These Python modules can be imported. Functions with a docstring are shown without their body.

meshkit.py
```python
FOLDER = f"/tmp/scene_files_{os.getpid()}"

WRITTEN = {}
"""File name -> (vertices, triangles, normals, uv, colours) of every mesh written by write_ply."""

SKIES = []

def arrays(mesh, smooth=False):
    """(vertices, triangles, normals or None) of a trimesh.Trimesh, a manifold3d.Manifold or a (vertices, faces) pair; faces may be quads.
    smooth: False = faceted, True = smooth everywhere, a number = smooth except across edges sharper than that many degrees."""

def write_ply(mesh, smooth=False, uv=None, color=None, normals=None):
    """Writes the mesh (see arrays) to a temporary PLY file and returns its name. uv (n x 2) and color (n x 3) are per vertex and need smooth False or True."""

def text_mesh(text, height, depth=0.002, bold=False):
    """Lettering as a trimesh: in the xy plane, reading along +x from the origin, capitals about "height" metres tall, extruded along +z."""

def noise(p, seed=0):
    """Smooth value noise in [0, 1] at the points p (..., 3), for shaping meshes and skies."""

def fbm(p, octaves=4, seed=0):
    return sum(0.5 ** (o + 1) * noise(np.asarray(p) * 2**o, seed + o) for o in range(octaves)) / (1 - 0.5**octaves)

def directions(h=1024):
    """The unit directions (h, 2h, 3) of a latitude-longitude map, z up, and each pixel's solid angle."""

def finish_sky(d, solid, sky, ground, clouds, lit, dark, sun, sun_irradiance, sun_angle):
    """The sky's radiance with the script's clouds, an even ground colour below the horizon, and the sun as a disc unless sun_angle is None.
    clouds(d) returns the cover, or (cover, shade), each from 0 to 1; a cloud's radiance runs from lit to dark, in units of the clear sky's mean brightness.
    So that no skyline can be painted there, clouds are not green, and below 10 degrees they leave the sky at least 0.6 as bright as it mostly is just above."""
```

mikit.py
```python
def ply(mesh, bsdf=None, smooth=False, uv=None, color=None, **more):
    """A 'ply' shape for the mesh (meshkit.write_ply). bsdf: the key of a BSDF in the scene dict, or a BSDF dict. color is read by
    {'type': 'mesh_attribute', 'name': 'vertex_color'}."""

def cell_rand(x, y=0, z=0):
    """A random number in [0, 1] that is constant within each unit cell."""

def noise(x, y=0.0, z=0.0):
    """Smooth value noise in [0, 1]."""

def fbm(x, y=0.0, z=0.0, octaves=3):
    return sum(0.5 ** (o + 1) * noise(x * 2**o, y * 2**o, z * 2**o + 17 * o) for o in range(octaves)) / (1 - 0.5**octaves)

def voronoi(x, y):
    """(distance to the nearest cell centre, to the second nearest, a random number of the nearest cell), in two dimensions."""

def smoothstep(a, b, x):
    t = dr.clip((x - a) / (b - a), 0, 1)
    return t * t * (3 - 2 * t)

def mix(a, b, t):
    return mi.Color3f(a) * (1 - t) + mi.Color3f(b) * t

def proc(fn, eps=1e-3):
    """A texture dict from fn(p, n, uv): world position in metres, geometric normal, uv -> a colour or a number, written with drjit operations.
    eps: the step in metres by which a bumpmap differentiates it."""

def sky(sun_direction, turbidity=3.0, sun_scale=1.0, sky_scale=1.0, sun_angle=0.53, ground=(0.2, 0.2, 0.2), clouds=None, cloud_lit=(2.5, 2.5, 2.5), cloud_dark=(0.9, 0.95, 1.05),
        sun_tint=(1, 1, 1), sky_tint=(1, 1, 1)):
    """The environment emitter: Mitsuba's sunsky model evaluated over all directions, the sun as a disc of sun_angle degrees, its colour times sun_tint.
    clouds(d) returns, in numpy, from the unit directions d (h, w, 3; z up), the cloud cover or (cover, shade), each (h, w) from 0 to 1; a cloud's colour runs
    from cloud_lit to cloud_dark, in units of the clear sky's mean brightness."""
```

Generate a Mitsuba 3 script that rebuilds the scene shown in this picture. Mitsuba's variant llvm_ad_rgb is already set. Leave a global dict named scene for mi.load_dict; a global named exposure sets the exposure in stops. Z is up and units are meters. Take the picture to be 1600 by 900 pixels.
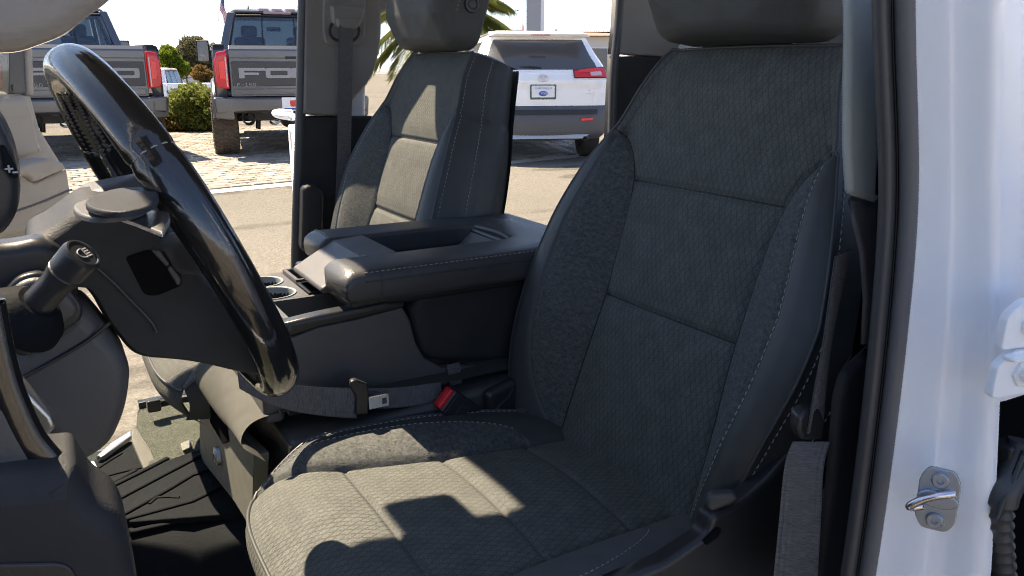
import math, random
import numpy as np, trimesh, shapely
import shapely.geometry as sg
from scipy.interpolate import PchipInterpolator, CubicSpline
import drjit as dr
import mitsuba as mi
import mikit, meshkit
from mikit import proc, fbm, noise, voronoi, cell_rand, smoothstep, mix

T = mi.ScalarTransform4f
scene, labels = {}, {}
PI = math.pi

# ------------------------------------------------------------------ camera, sky, exposure
# x runs to the rear of the pickup, y from its driver side to its passenger side, z up; the ground is z = 0
EYE = np.array([0.0, 0.0, 1.2])
AZ, PITCH = math.radians(59.92), math.radians(15.24)
LOOK = np.array([math.cos(AZ) * math.cos(PITCH), math.sin(AZ) * math.cos(PITCH), -math.sin(PITCH)])
scene['camera'] = {'type': 'perspective', 'fov': 65.24, 'fov_axis': 'x', 'near_clip': 0.02, 'far_clip': 900.0,
                   'to_world': T().look_at(origin=EYE.tolist(), target=(EYE + LOOK).tolist(), up=[0, 0, 1])}
SUN_AZ, SUN_EL = math.radians(118), math.radians(57)
SUN = (math.cos(SUN_AZ) * math.cos(SUN_EL), math.sin(SUN_AZ) * math.cos(SUN_EL), math.sin(SUN_EL))


def haze_cover(d):
    # a bright thin veil all over the sky, thicker towards the horizon
    z = np.clip(d[..., 2], 0, 1)
    near = np.exp(-np.arccos(np.clip(d @ np.array(SUN), -1, 1)) / 0.9)
    return np.clip(0.03 + 0.88 * np.exp(-z * 10.0) + 0.30 * near + 0.10 * meshkit.fbm(d * np.array([2.5, 2.5, 6.0]), 4, 5) * np.exp(-z), 0, 1)


scene['sky'] = mikit.sky(SUN, turbidity=3.0, sun_tint=(1.0, 0.98, 0.93), sky_scale=0.32, sky_tint=(0.50, 1.0, 1.42), clouds=haze_cover, cloud_lit=(5.0, 5.0, 5.0), cloud_dark=(1.6, 1.6, 1.65))
exposure = 3.6

# ------------------------------------------------------------------ mesh kit
def unit(v):
    v = np.asarray(v, float)
    return v / np.linalg.norm(v)


def grid(P, close_u=False, close_v=False):
    """A quad grid of points P[u, v, 3] as (vertices, triangles)."""
    P = np.asarray(P, float)
    nu, nv = P.shape[:2]
    i = np.arange(nu if close_u else nu - 1)[:, None]
    j = np.arange(nv if close_v else nv - 1)[None, :]
    a, b = i * nv + j, ((i + 1) % nu) * nv + j
    c, d = ((i + 1) % nu) * nv + (j + 1) % nv, i * nv + (j + 1) % nv
    q = np.stack([a, b, c, d], -1).reshape(-1, 4)
    return P.reshape(-1, 3), np.vstack([q[:, [0, 1, 2]], q[:, [0, 2, 3]]])


def join(*ms):
    vs, fs, n = [], [], 0
    for m in ms:
        if hasattr(m, 'vertices'):
            m = (np.asarray(m.vertices), np.asarray(m.faces))
        vs.append(np.asarray(m[0], float)); fs.append(np.asarray(m[1], int) + n); n += len(m[0])
    return np.vstack(vs), np.vstack(fs)


def move(m, loc=(0, 0, 0), rotz=0.0, mat=None, scale=1.0):
    v, f = (np.asarray(m.vertices), np.asarray(m.faces)) if hasattr(m, 'vertices') else m
    v = np.asarray(v, float) * scale
    if mat is not None:
        v = v @ np.asarray(mat, float).T
    if rotz:
        c, s = math.cos(rotz), math.sin(rotz)
        v = v @ np.array([[c, -s, 0], [s, c, 0], [0, 0, 1]]).T
    return v + np.asarray(loc, float), f


def clean(m, weld=True):
    t = trimesh.Trimesh(np.asarray(m[0], float), np.asarray(m[1], int), process=False)
    if weld:
        t.merge_vertices()
    t.update_faces(t.nondegenerate_faces())
    t.remove_unreferenced_vertices()
    return t


def box(c, s, rot=None):
    v = np.array([[x, y, z] for x in (-.5, .5) for y in (-.5, .5) for z in (-.5, .5)]) * np.asarray(s, float)
    f = np.array([[0, 1, 3], [0, 3, 2], [4, 6, 7], [4, 7, 5], [0, 4, 5], [0, 5, 1], [2, 3, 7], [2, 7, 6], [0, 2, 6], [0, 6, 4], [1, 5, 7], [1, 7, 3]])
    if rot is not None:
        v = v @ np.asarray(rot).T
    return v + np.asarray(c, float), f


_SPH = trimesh.creation.icosphere(subdivisions=2).vertices
_SPH1 = trimesh.creation.icosphere(subdivisions=1).vertices


def hull(pts, r, fine=True):
    """The rounded hull of spheres of radius r (one or one each) at the points."""
    pts = np.asarray(pts, float).reshape(-1, 3)
    r = np.broadcast_to(np.asarray(r, float), (len(pts),))
    s = _SPH if fine else _SPH1
    h = trimesh.convex.convex_hull((pts[:, None] + s[None] * r[:, None, None]).reshape(-1, 3))
    return np.asarray(h.vertices), np.asarray(h.faces)


def rbox(c, s, r, rot=None, fine=True):
    h = np.asarray(s, float) / 2 - r
    p = np.array([[x, y, z] for x in (-1, 1) for y in (-1, 1) for z in (-1, 1)]) * h
    v, f = hull(p, r, fine)
    if rot is not None:
        v = v @ np.asarray(rot).T
    return v + np.asarray(c, float), f


def frame(fwd, up=(0, 0, 1)):
    """Columns: right, forward, up."""
    fwd = unit(fwd); right = unit(np.cross(fwd, up)); return np.stack([right, fwd, np.cross(right, fwd)], 1)


def spline(pts, n, closed=False):
    p = np.asarray(pts, float)
    if closed:
        p = np.vstack([p, p[:1]])
    t = np.r_[0, np.cumsum(np.maximum(np.linalg.norm(np.diff(p, axis=0), axis=1), 1e-9) ** 0.5)]
    cs = CubicSpline(t, p, bc_type='periodic' if closed else 'natural')
    return cs(np.linspace(0, t[-1], n + 1)[:-1] if closed else np.linspace(0, t[-1], n))


def resample(p, n, closed=False):
    p = np.asarray(p, float)
    if closed:
        p = np.vstack([p, p[:1]])
    t = np.r_[0, np.cumsum(np.linalg.norm(np.diff(p, axis=0), axis=1))]
    x = np.linspace(0, t[-1], n + 1)[:-1] if closed else np.linspace(0, t[-1], n)
    return np.stack([np.interp(x, t, p[:, k]) for k in range(p.shape[1])], 1)


def tube(path, r, n=10, closed=False, flat=1.0, up=None, caps=True):
    """A tube along the path; r one number or one per point; flat squeezes it along the second axis."""
    p = np.asarray(path, float)
    m = len(p)
    r = np.broadcast_to(np.asarray(r, float), (m,))
    tg = np.roll(p, -1, 0) - np.roll(p, 1, 0)
    if not closed:
        tg[0], tg[-1] = p[1] - p[0], p[-1] - p[-2]
    tg /= np.maximum(np.linalg.norm(tg, axis=1, keepdims=True), 1e-12)
    a = np.zeros_like(p)
    ref = np.asarray(up, float) if up is not None else (np.array([0, 0, 1.0]) if abs(tg[0, 2]) < .9 else np.array([1.0, 0, 0]))
    for i in range(m):
        x = ref - tg[i] * (ref @ tg[i])
        x /= max(np.linalg.norm(x), 1e-9)
        a[i] = x
        if up is None:
            ref = x
    b = np.cross(tg, a)
    th = np.arange(n) / n * 2 * PI
    P = p[:, None] + (a[:, None] * np.cos(th)[None, :, None] * flat + b[:, None] * np.sin(th)[None, :, None]) * r[:, None, None]
    v, f = grid(P, closed, True)
    if not closed and caps:
        k = len(v)
        v = np.vstack([v, p[:1], p[-1:]])
        i = np.arange(n)
        f = np.vstack([f, np.stack([i * 0 + k, (i + 1) % n, i], 1), np.stack([i * 0 + k + 1, (m - 1) * n + i, (m - 1) * n + (i + 1) % n], 1)])
    return v, f[:, ::-1]


def disc_lathe(profile, n=32):
    """Revolves (radius, height) pairs about z."""
    pr = np.asarray(profile, float)
    th = np.arange(n) / n * 2 * PI
    P = np.stack([pr[:, :1] * np.cos(th), pr[:, :1] * np.sin(th), np.repeat(pr[:, 1:], n, 1)], -1)
    return grid(P, False, True)


def at_axis(m, c, axis):
    """Puts a mesh whose axis is z at c, its axis along the given direction."""
    z = unit(axis); x = unit(np.cross([0, 0, 1], z)) if abs(z[2]) < .99 else np.array([1.0, 0, 0]); y = np.cross(z, x)
    v, f = m
    return v @ np.stack([x, y, z]) + np.asarray(c, float), f


def ribbon(path, width, t=0.0012, rows=6, cross=None):
    """A webbing strip: path points, a width vector per point (or one), thickness t; slightly domed."""
    p = np.asarray(path, float)
    w = np.broadcast_to(np.asarray(width, float), p.shape)
    tg = np.gradient(p, axis=0)
    nrm = np.cross(tg, w)
    nrm /= np.maximum(np.linalg.norm(nrm, axis=1, keepdims=True), 1e-9)
    s = np.linspace(-.5, .5, rows)
    top = p[:, None] + w[:, None] * s[None, :, None] + nrm[:, None] * (t / 2)
    bot = p[:, None] + w[:, None] * s[None, ::-1, None] - nrm[:, None] * (t / 2)
    return grid(np.concatenate([top, bot], 1), False, True)


def _offset(p2, d):
    """Moves each vertex of a closed polygon (counter-clockwise) inwards by d along its mitre."""
    e = np.roll(p2, -1, 0) - p2
    e /= np.maximum(np.linalg.norm(e, axis=1, keepdims=True), 1e-12)
    nrm = np.stack([-e[:, 1], e[:, 0]], 1)
    n0 = np.roll(nrm, 1, 0)
    m = nrm + n0
    m /= np.maximum((m * nrm).sum(1, keepdims=True), 0.35)
    return p2 + m * d


def rounded(p2, r, n=5):
    """Rounds the corners of a 2D polygon: r one radius or one per corner."""
    p = np.asarray(p2, float)
    r = np.broadcast_to(np.asarray(r, float), (len(p),))
    out = []
    for i in range(len(p)):
        a, b, c = p[i - 1], p[i], p[(i + 1) % len(p)]
        u, v = a - b, c - b
        lu, lv = np.linalg.norm(u), np.linalg.norm(v)
        k = min(r[i], .45 * lu, .45 * lv)
        if k < 1e-5:
            out.append(b); continue
        s, e = b + u / lu * k, b + v / lv * k
        for t in np.linspace(0, 1, n):
            out.append((1 - t) ** 2 * s + 2 * t * (1 - t) * b + t * t * e)
    return np.array(out)


def slab(poly, thick, bevel=0.003, r=0.0, n=5, holes=(), steps=3):
    """A plate: the polygon (3D points, nearly flat) is its front face, thick the vector to its back face. The front edge is
    rounded over by bevel; r rounds the corners of the outline."""
    P = np.asarray(poly, float)
    thick = np.asarray(thick, float)
    z = -unit(thick)
    c = P.mean(0)
    nrm = np.zeros(3)
    for i in range(len(P)):
        nrm += np.cross(P[i] - c, P[(i + 1) % len(P)] - c)
    if nrm @ z < 0:
        P = P[::-1]
        r = np.broadcast_to(r, (len(P),))[::-1]
        nrm = -nrm
    w = unit(nrm)
    x = unit(P[1] - P[0] - w * ((P[1] - P[0]) @ w)); y = np.cross(w, x)
    q = np.stack([(P - c) @ x, (P - c) @ y], 1)
    q = rounded(q, r, n) if np.any(np.asarray(r) > 0) else q
    rings = [(q, -thick * 0 + thick)]
    for k in range(steps + 1):
        a = k / steps * PI / 2
        rings.append((_offset(q, bevel * (1 - math.cos(a))), -w * bevel * (math.sin(a) - 1)))
    V, m = [], len(q)
    for q2, off in rings:
        V.append(c + q2[:, :1] * x + q2[:, 1:] * y - 0 * w + (off if off is rings[0][1] else -np.abs(off @ w) * w))
    v, f = grid(np.array(V), False, True)
    def cap(q2, base, flip):
        pg = sg.Polygon(q2)
        if not pg.is_valid:
            pg = pg.buffer(0)
            if pg.geom_type != 'Polygon':
                pg = max(pg.geoms, key=lambda g: g.area)
        vv, ff = trimesh.creation.triangulate_polygon(pg, engine='earcut')
        V3 = base + vv[:, :1] * x + vv[:, 1:] * y
        a = np.cross(vv[ff[0, 1]] - vv[ff[0, 0]], vv[ff[0, 2]] - vv[ff[0, 0]])
        if (a < 0) != flip:
            ff = ff[:, ::-1]
        return V3, ff
    back = cap(q, c + thick, True)
    front = cap(rings[-1][0], c - 0 * w, False)
    mm = clean(join((v, f[:, ::-1]), back, front))
    return np.asarray(mm.vertices), np.asarray(mm.faces)


def stitches(path, nrm, length=0.005, gap=0.0035, r=0.0007):
    """Thread stitches along a path lying on a surface with normals nrm."""
    p = np.asarray(path, float)
    t = np.r_[0, np.cumsum(np.linalg.norm(np.diff(p, axis=0), axis=1))]
    out = []
    nrm = np.broadcast_to(np.asarray(nrm, float), p.shape)
    for s in np.arange(0, t[-1] - length, length + gap):
        q = np.stack([np.interp([s, s + length * .5, s + length], t, p[:, k]) for k in range(3)], 1)
        w = np.stack([np.interp([s, s + length * .5, s + length], t, nrm[:, k]) for k in range(3)], 1)
        q += w * np.array([[0.0], [r * .9], [0.0]])
        out.append(tube(q, [r * .6, r, r * .6], 5))
    return join(*out)


# ------------------------------------------------------------------ scene entries
def numbered(key):
    if key not in scene and key not in labels:
        return key
    k = 1
    while f'{key}_{k:03d}' in scene or f'{key}_{k:03d}' in labels:
        k += 1
    return f'{key}_{k:03d}'


def thing(name, label, cat, group=None, kind=None):
    key = numbered(name)
    labels[key] = {'label': label, 'category': cat}
    if group: labels[key]['group'] = group
    labels[key]['kind'] = kind or 'thing'
    return key


def unit_part(parent, name, label):
    """A part that is made of sub-parts and has no mesh of its own."""
    key = numbered(parent + '__' + name)
    labels[key] = {'label': label}
    return key


def part(parent, name, mesh, mat, label=None, smooth=35, kind=None, **more):
    key = numbered(parent + '__' + name)
    scene[key] = mikit.ply(mesh, mat, smooth=smooth, **more)
    if label or kind:
        labels[key] = {**({'label': label} if label else {}), **({'kind': kind} if kind else {})}
    return key


def solo(name, mesh, mat, label, cat, group=None, kind=None, smooth=35, **more):
    key = thing(name, label, cat, group, kind)
    scene[key] = mikit.ply(mesh, mat, smooth=smooth, **more)
    return key


def struct(name, mesh, mat, label=None, smooth=False, **more):
    key = numbered(name)
    labels[key] = {'kind': 'structure', **({'label': label} if label else {})}
    scene[key] = mikit.ply(mesh, mat, smooth=smooth, **more)
    return key


# ------------------------------------------------------------------ materials
def rgb(*c):
    return {'type': 'rgb', 'value': list(c)}


def two(b):
    return {'type': 'twosided', 'bsdf': b}


def pri(c, rough, **k):
    col = c if isinstance(c, dict) else rgb(*c)
    return {'type': 'principled', 'base_color': col, 'roughness': rough, **k}


def bump(b, fn, eps=4e-4):
    return {'type': 'bumpmap', 'arbitrary': proc(fn, eps), 'scale': 1.0, 'bsdf': b}


def mat(name, b):
    scene[name] = two(b)
    return name


def spots(p, s):
    return fbm(p.x * s, p.y * s, p.z * s, 2)


def grain(scale, height):
    return lambda p, n, uv: (noise(p.x * scale, p.y * scale, p.z * scale) + .5 * noise(p.x * scale * 2.1, p.y * scale * 2.1, p.z * scale * 2.1)) * height


def tone(c, s, amt):
    c = mi.Color3f(*c)
    return lambda p, n, uv: c * (1 - amt + 2 * amt * fbm(p.x * s, p.y * s, p.z * s, 3))


def diamond(uv):
    # woven lattice of slanted lines; uv in metres
    a = uv.x / 0.0096 + uv.y / 0.020
    b = uv.x / 0.0096 - uv.y / 0.020
    fa, fb = dr.abs(a - dr.floor(a) - .5), dr.abs(b - dr.floor(b) - .5)
    return smoothstep(0.36, 0.5, dr.maximum(fa, fb))


def insert_colour(p, n, uv):
    weave = noise(uv.x * 900, uv.y * 900, 3.0)
    cloudy = fbm(uv.x * 60, uv.y * 60, 1.0, 2)
    ribs = .5 + .5 * dr.sin(uv.y * 2 * PI / 0.0042 + 2.0 * dr.sin(uv.x * 2 * PI / .0125))
    return mi.Color3f(.089, .094, .088) * (0.80 + .34 * weave) * (.85 + .3 * cloudy) * (1 - .32 * diamond(uv)) * (.95 + .1 * ribs)


def insert_relief(p, n, uv):
    return (1 - diamond(uv)) * 0.0008 + noise(uv.x * 700, uv.y * 700, 1.0) * 0.0001


def bolster_colour(p, n, uv):
    f = noise(p.x * 520, p.y * 520, p.z * 520)
    g = noise(p.x * 230, p.y * 230, p.z * 230)
    return mi.Color3f(.070, .075, .074) * (.35 + .75 * f + .55 * g)


mat('insert_fabric', bump(pri(proc(insert_colour), .85, sheen=.5, specular=.25), insert_relief))
mat('bolster_fabric', bump(pri(proc(bolster_colour), .9, sheen=.6, specular=.2), grain(600, .0006)))
mat('seat_vinyl', bump(pri(proc(tone((.044, .048, .049), 40, .15)), .48, specular=.45), grain(700, .00022)))
mat('cushion_vinyl', bump(pri(proc(tone((.075, .079, .084), 40, .12)), .5, specular=.45), grain(700, .00018)))
mat('headrest_vinyl', bump(pri(proc(tone((.062, .065, .063), 30, .15)), .6, specular=.3), grain(800, .0002)))
mat('thread', pri((.30, .30, .29), .8))
mat('dark_thread', pri((.06, .06, .06), .8))
mat('black_plastic', bump(pri(proc(tone((.026, .0275, .030), 25, .15)), .55, specular=.18), grain(900, .00022)))
mat('smooth_black', pri((.020, .021, .023), .34, specular=.4))
mat('console_grey', bump(pri(proc(tone((.060, .060, .062), 25, .12)), .5), grain(900, .0002)))
mat('armrest_vinyl', bump(pri(proc(tone((.042, .044, .047), 40, .2)), .4, specular=.5), grain(620, .0004)))
mat('middle_cushion', bump(pri(proc(tone((.040, .041, .036), 40, .2)), .7, specular=.25), grain(620, .0004)))
mat('gloss_black', bump(pri(proc(tone((.005, .005, .0055), 30, .3)), .10, specular=.7, clearcoat=1.0, clearcoat_gloss=.97), grain(300, .00004)))
mat('rubber', bump(pri(proc(tone((.0065, .008, .010), 12, .35)), .75, specular=.08), grain(300, .0003)))
mat('seal_rubber', pri((.038, .040, .044), .45))
mat('seal_grey', pri((.085, .088, .094), .5))
mat('trim_grey', bump(pri(proc(tone((.25, .27, .264), 20, .06)), .6), grain(700, .0003)))
mat('trim_taupe', bump(pri(proc(tone((.175, .168, .158), 20, .06)), .6), grain(700, .0003)))
mat('trim_beige', bump(pri(proc(tone((.215, .20, .178), 14, .05)), .6), grain(600, .0003)))
mat('visor_cloth', bump(pri(proc(tone((.27, .25, .225), 18, .05)), .85), grain(900, .0003)))
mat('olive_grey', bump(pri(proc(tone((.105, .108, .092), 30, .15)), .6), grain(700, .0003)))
mat('cavity', pri((.008, .008, .009), 1.0, specular=0.0))
mat('headliner', pri((.20, .19, .175), .95))
mat('carpet', bump(pri(proc(lambda p, n, uv: mi.Color3f(.062, .070, .055) * (.45 + .9 * noise(p.x * 420, p.y * 420, p.z * 420))), .95), grain(420, .003)))
mat('perforated_leather', pri((.075, .070, .064), .5))
mat('red_plastic', pri((.55, .012, .02), .35))
mat('webbing', bump(pri(proc(lambda p, n, uv: mi.Color3f(.085, .088, .095) * (.55 + .9 * noise(uv.x * 250, uv.y * 2500, 1.0))), .7, sheen=.4), lambda p, n, uv: .0005 * dr.sin(uv.x * 2 * PI / .0048)))
mat('chrome', {'type': 'roughconductor', 'material': 'Cr', 'alpha': .09})
mat('steel', {'type': 'roughconductor', 'material': 'none', 'alpha': .32, 'specular_reflectance': rgb(.40, .45, .52)})
mat('brushed_metal', pri((.55, .54, .52), .3, metallic=.95))
mat('white_paint', pri((.75, .775, .81), .22, specular=.5, clearcoat=1.0, clearcoat_gloss=.95))
mat('white_dull', bump(pri(proc(tone((.74, .75, .75), 30, .06)), .45), grain(200, .0003)))


# ================================================================== the cab of the pickup we look into
CAB = thing('pickup_cab', 'white pickup cab around the seats, its door pillar and door seal at right', 'vehicle body')

# --- driver side B pillar: white jamb (a curved sheet), seals, grey upper trim, black lower trim
edge = np.array([(0.5537, 0.384, 1.274), (0.5655, 0.384, 1.222), (0.5798, 0.384, 1.167), (0.5935, 0.384, 1.107), (0.6012, 0.384, 1.044), (0.6051, 0.384, 0.9767), (0.6073, 0.384, 0.9061), (0.6078, 0.384, 0.8319), (0.6063, 0.384, 0.7539), (0.6003, 0.384, 0.6447)])
edge = spline(edge, 60)
nrm_in = np.array([0.55, 0.83, 0])                       # from the seal towards the cab


def band(offs, path=edge, widen=0.0):
    """A moulding swept along the door-opening edge; offs are (along x, along y) steps in metres."""
    o = np.asarray(offs, float)
    k = 1 + widen * np.clip((1.13 - path[:, 2]) / .36, 0, 1.2)            # the jamb widens towards the sill
    return grid(path[:, None] + np.stack([o[:, 0], o[:, 1], 0 * o[:, 0]], 1)[None] * k[:, None, None])


J = [(-.004, .007), (-.002, .003), (.0, .0), (.003, -.0045), (.0105, -.0185), (.0125, -.0205), (.0165, -.0265), (.0185, -.0315),
     (.0205, -.0375), (.0225, -.0415), (.0255, -.0442), (.030, -.0455)]
jam = spline(np.array([(a, b, 0) for a, b in J]), 70)[:, :2]
part(CAB, "b_pillar", band(jam, widen=.62), 'white_paint', 'white painted door jamb of the driver side pillar', smooth=True)
# body behind the jamb, so that it is no paper sheet
part(CAB, 'pillar_core', band([(.012, .012), (.028, -.043), (.040, -.030), (.20, -.02), (.20, .10), (.03, .06)], widen=.62), 'cavity', smooth=False)
part(CAB, 'outer_panel', band([(.030, -.0455), (.034, -.0462), (.06, -.0470), (.12, -.0465), (.20, -.045), (.20, -.04), (.032, -.042)], edge[edge[:, 2] > .935], widen=.62), 'white_paint', 'white outer skin of the pillar', smooth=50)
th = np.linspace(0, PI, 14)
# outer dark rubber band, groove, inner seal bead
def bead(l0, l1, bulge, m):
    # a rounded moulding between two distances to the left of the jamb's edge, bulging towards the door
    L_, N_ = np.array([-.56, .83]), np.array([-.83, -.56])
    return part(CAB, 'door_seal', band([L_ * (l0 + (l1 - l0) * (.5 - .5 * math.cos(t))) + N_ * bulge * math.sin(t) - N_ * .002 for t in th]), m, smooth=True)
bead(-.0005, .0140, .008, 'seal_grey')
bead(.0142, .0162, .002, 'smooth_black')
bead(.0162, .0292, .012, 'seal_rubber')
up = np.array([(0.5433, 0.432, 1.279), (0.5533, 0.432, 1.224), (0.559, 0.432, 1.18), (0.5658, 0.432, 1.139), (0.5757, 0.432, 1.1), (0.6131, 0.432, 1.09), (0.6061, 0.432, 1.153), (0.5927, 0.432, 1.224), (0.5812, 0.432, 1.281)])
part(CAB, 'pillar_trim', slab(up, (.05, .034, 0), .006, r=[0, 0, 0, 0, .006, .001, 0, 0, 0]), 'trim_grey', 'light grey upper pillar trim beside the driver seat')
mid = np.array([(0.5835, 0.436, 1.094), (0.5955, 0.436, 1.067), (0.6067, 0.436, 1.046), (0.6191, 0.436, 1.001), (0.6233, 0.436, 0.9577), (0.641, 0.436, 0.9546), (0.6317, 0.436, 1.029), (0.6199, 0.436, 1.087)])
part(CAB, 'pillar_trim', slab(mid, (.05, .034, 0), .004), 'console_grey')
low = np.array([(0.6082, 0.44, 0.9313), (0.6027, 0.44, 0.9104), (0.6067, 0.44, 0.8177), (0.6063, 0.44, 0.7127), (0.5968, 0.44, 0.6497), (0.6854, 0.44, 0.6137), (0.6659, 0.44, 0.7582), (0.6519, 0.44, 0.8999), (0.6447, 0.44, 0.9496), (0.6231, 0.44, 0.9378)])
part(CAB, 'pillar_trim', slab(low, (.05, .034, 0), .008, r=[.006, .004, 0, 0, 0, 0, 0, 0, 0, .01]), 'black_plastic', 'black lower pillar trim')

# --- striker on the jamb
sn = unit([-.88, -.47, 0]); sx = unit([.47, -.88, 0]); sz = np.array([0, 0, 1.0])
SC = np.array((0.5986, 0.3344, 0.8611)) + sn * .0035
pl = rounded(np.array([(-.0175, -.020), (-.011, -.032), (.011, -.032), (.0175, -.020), (.0175, .020), (.011, .032), (-.011, .032), (-.0175, .020)]) * .86, .004)
def on(c, a, b, d=0): return c + a * sx + b * sz + d * sn
ST = part(CAB, 'striker', slab([on(SC, a, b, .002) for a, b in pl], -sn * .003, .0009), 'steel', 'steel door striker with its wire loop on the jamb')
part(ST, 'wire_loop', tube(spline([on(SC, a, b, .001) + unit([-.84, .50, -.16]) * d * .68 for a, b, d in ((.011, .009, 0), (.011, .009, .014), (.008, .0075, .0205), (0, .001, .0225), (-.007, -.006, .0205), (-.010, -.0085, .014), (-.010, -.0085, 0))], 40), .0034, 12), 'chrome', smooth=True)
part(ST, 'loop_foot', slab([on(SC, .010 * math.cos(t) * 1.55, .0078 * math.sin(t) + .001, .0042) for t in np.linspace(0, 2 * PI, 25)[:-1]], -sn * .0025, .0012), 'steel', smooth=50)
for b in (.0180, -.0180):
    prof = [(.0, .0012), (.0022, .0012), (.0026, .0030), (.0056, .0030), (.0066, .0016), (.0068, 0)]
    part(ST, 'screw', at_axis(disc_lathe(prof[::-1], 24), on(SC, 0, b, .002), sn), 'steel', smooth=40)

# --- rear door hinges on the outer face of the pillar
def hinge(px, tilt):
    c = np.array(px)
    leaf = rounded(np.array([(-.026, -.022), (.05, -.016), (.05, .026), (-.008, .026), (-.024, .012)]) * .8, .005)
    n_ = unit([-.35, -.94, 0]); x_ = unit([.94, -.35, 0])
    P = [c + a * x_ + b * sz for a, b in leaf]
    h = part(CAB, 'hinge', slab(P, -n_ * .008, .0015), 'white_paint', 'white painted hinge of the open rear door', smooth=50)
    prof = [(0, .009), (.0055, .009), (.0065, .0075), (.0065, .0025), (.0105, .0025), (.0112, 0)]
    part(h, 'bolt', at_axis(disc_lathe(prof[::-1], 6 if tilt else 24), c + .004 * x_ + .002 * sz, n_), 'white_dull', smooth=30)
hinge((0.6181, 0.298, 1.015), 0)
hinge((0.6159, 0.298, 0.9764), 1)

# --- wiring boot between pillar and rear door
bt = spline([(0.6787, 0.315, 0.8997), (0.6706, 0.315, 0.8752), (0.6576, 0.315, 0.8579), (0.6625, 0.315, 0.82), (0.6838, 0.315, 0.7653), (0.7065, 0.315, 0.6996)], 60)
rr = np.full(60, .0105) + .0022 * (np.arange(60) % 3 == 0)
rr[:22] = np.linspace(.013, .014, 22)
part(CAB, 'wiring_boot', tube(bt, rr, 16, flat=.85), 'seal_rubber', 'black corrugated wiring boot', smooth=40)
for k in range(5):
    q = spline(np.array([(0.6686, 0.309, 0.896), (0.6597, 0.309, 0.875), (0.6489, 0.309, 0.8575), (0.6425, 0.309, 0.8403)]) + np.array([.004 * k, .0, .004 * k]), 16)
    part(CAB, 'cable', tube(q, .003, 8), 'smooth_black', smooth=True)
part(CAB, 'hinge_flange', rbox(np.array((0.6252, 0.3, 0.9925)), (.050, .010, .004), .002), 'white_paint')
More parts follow.
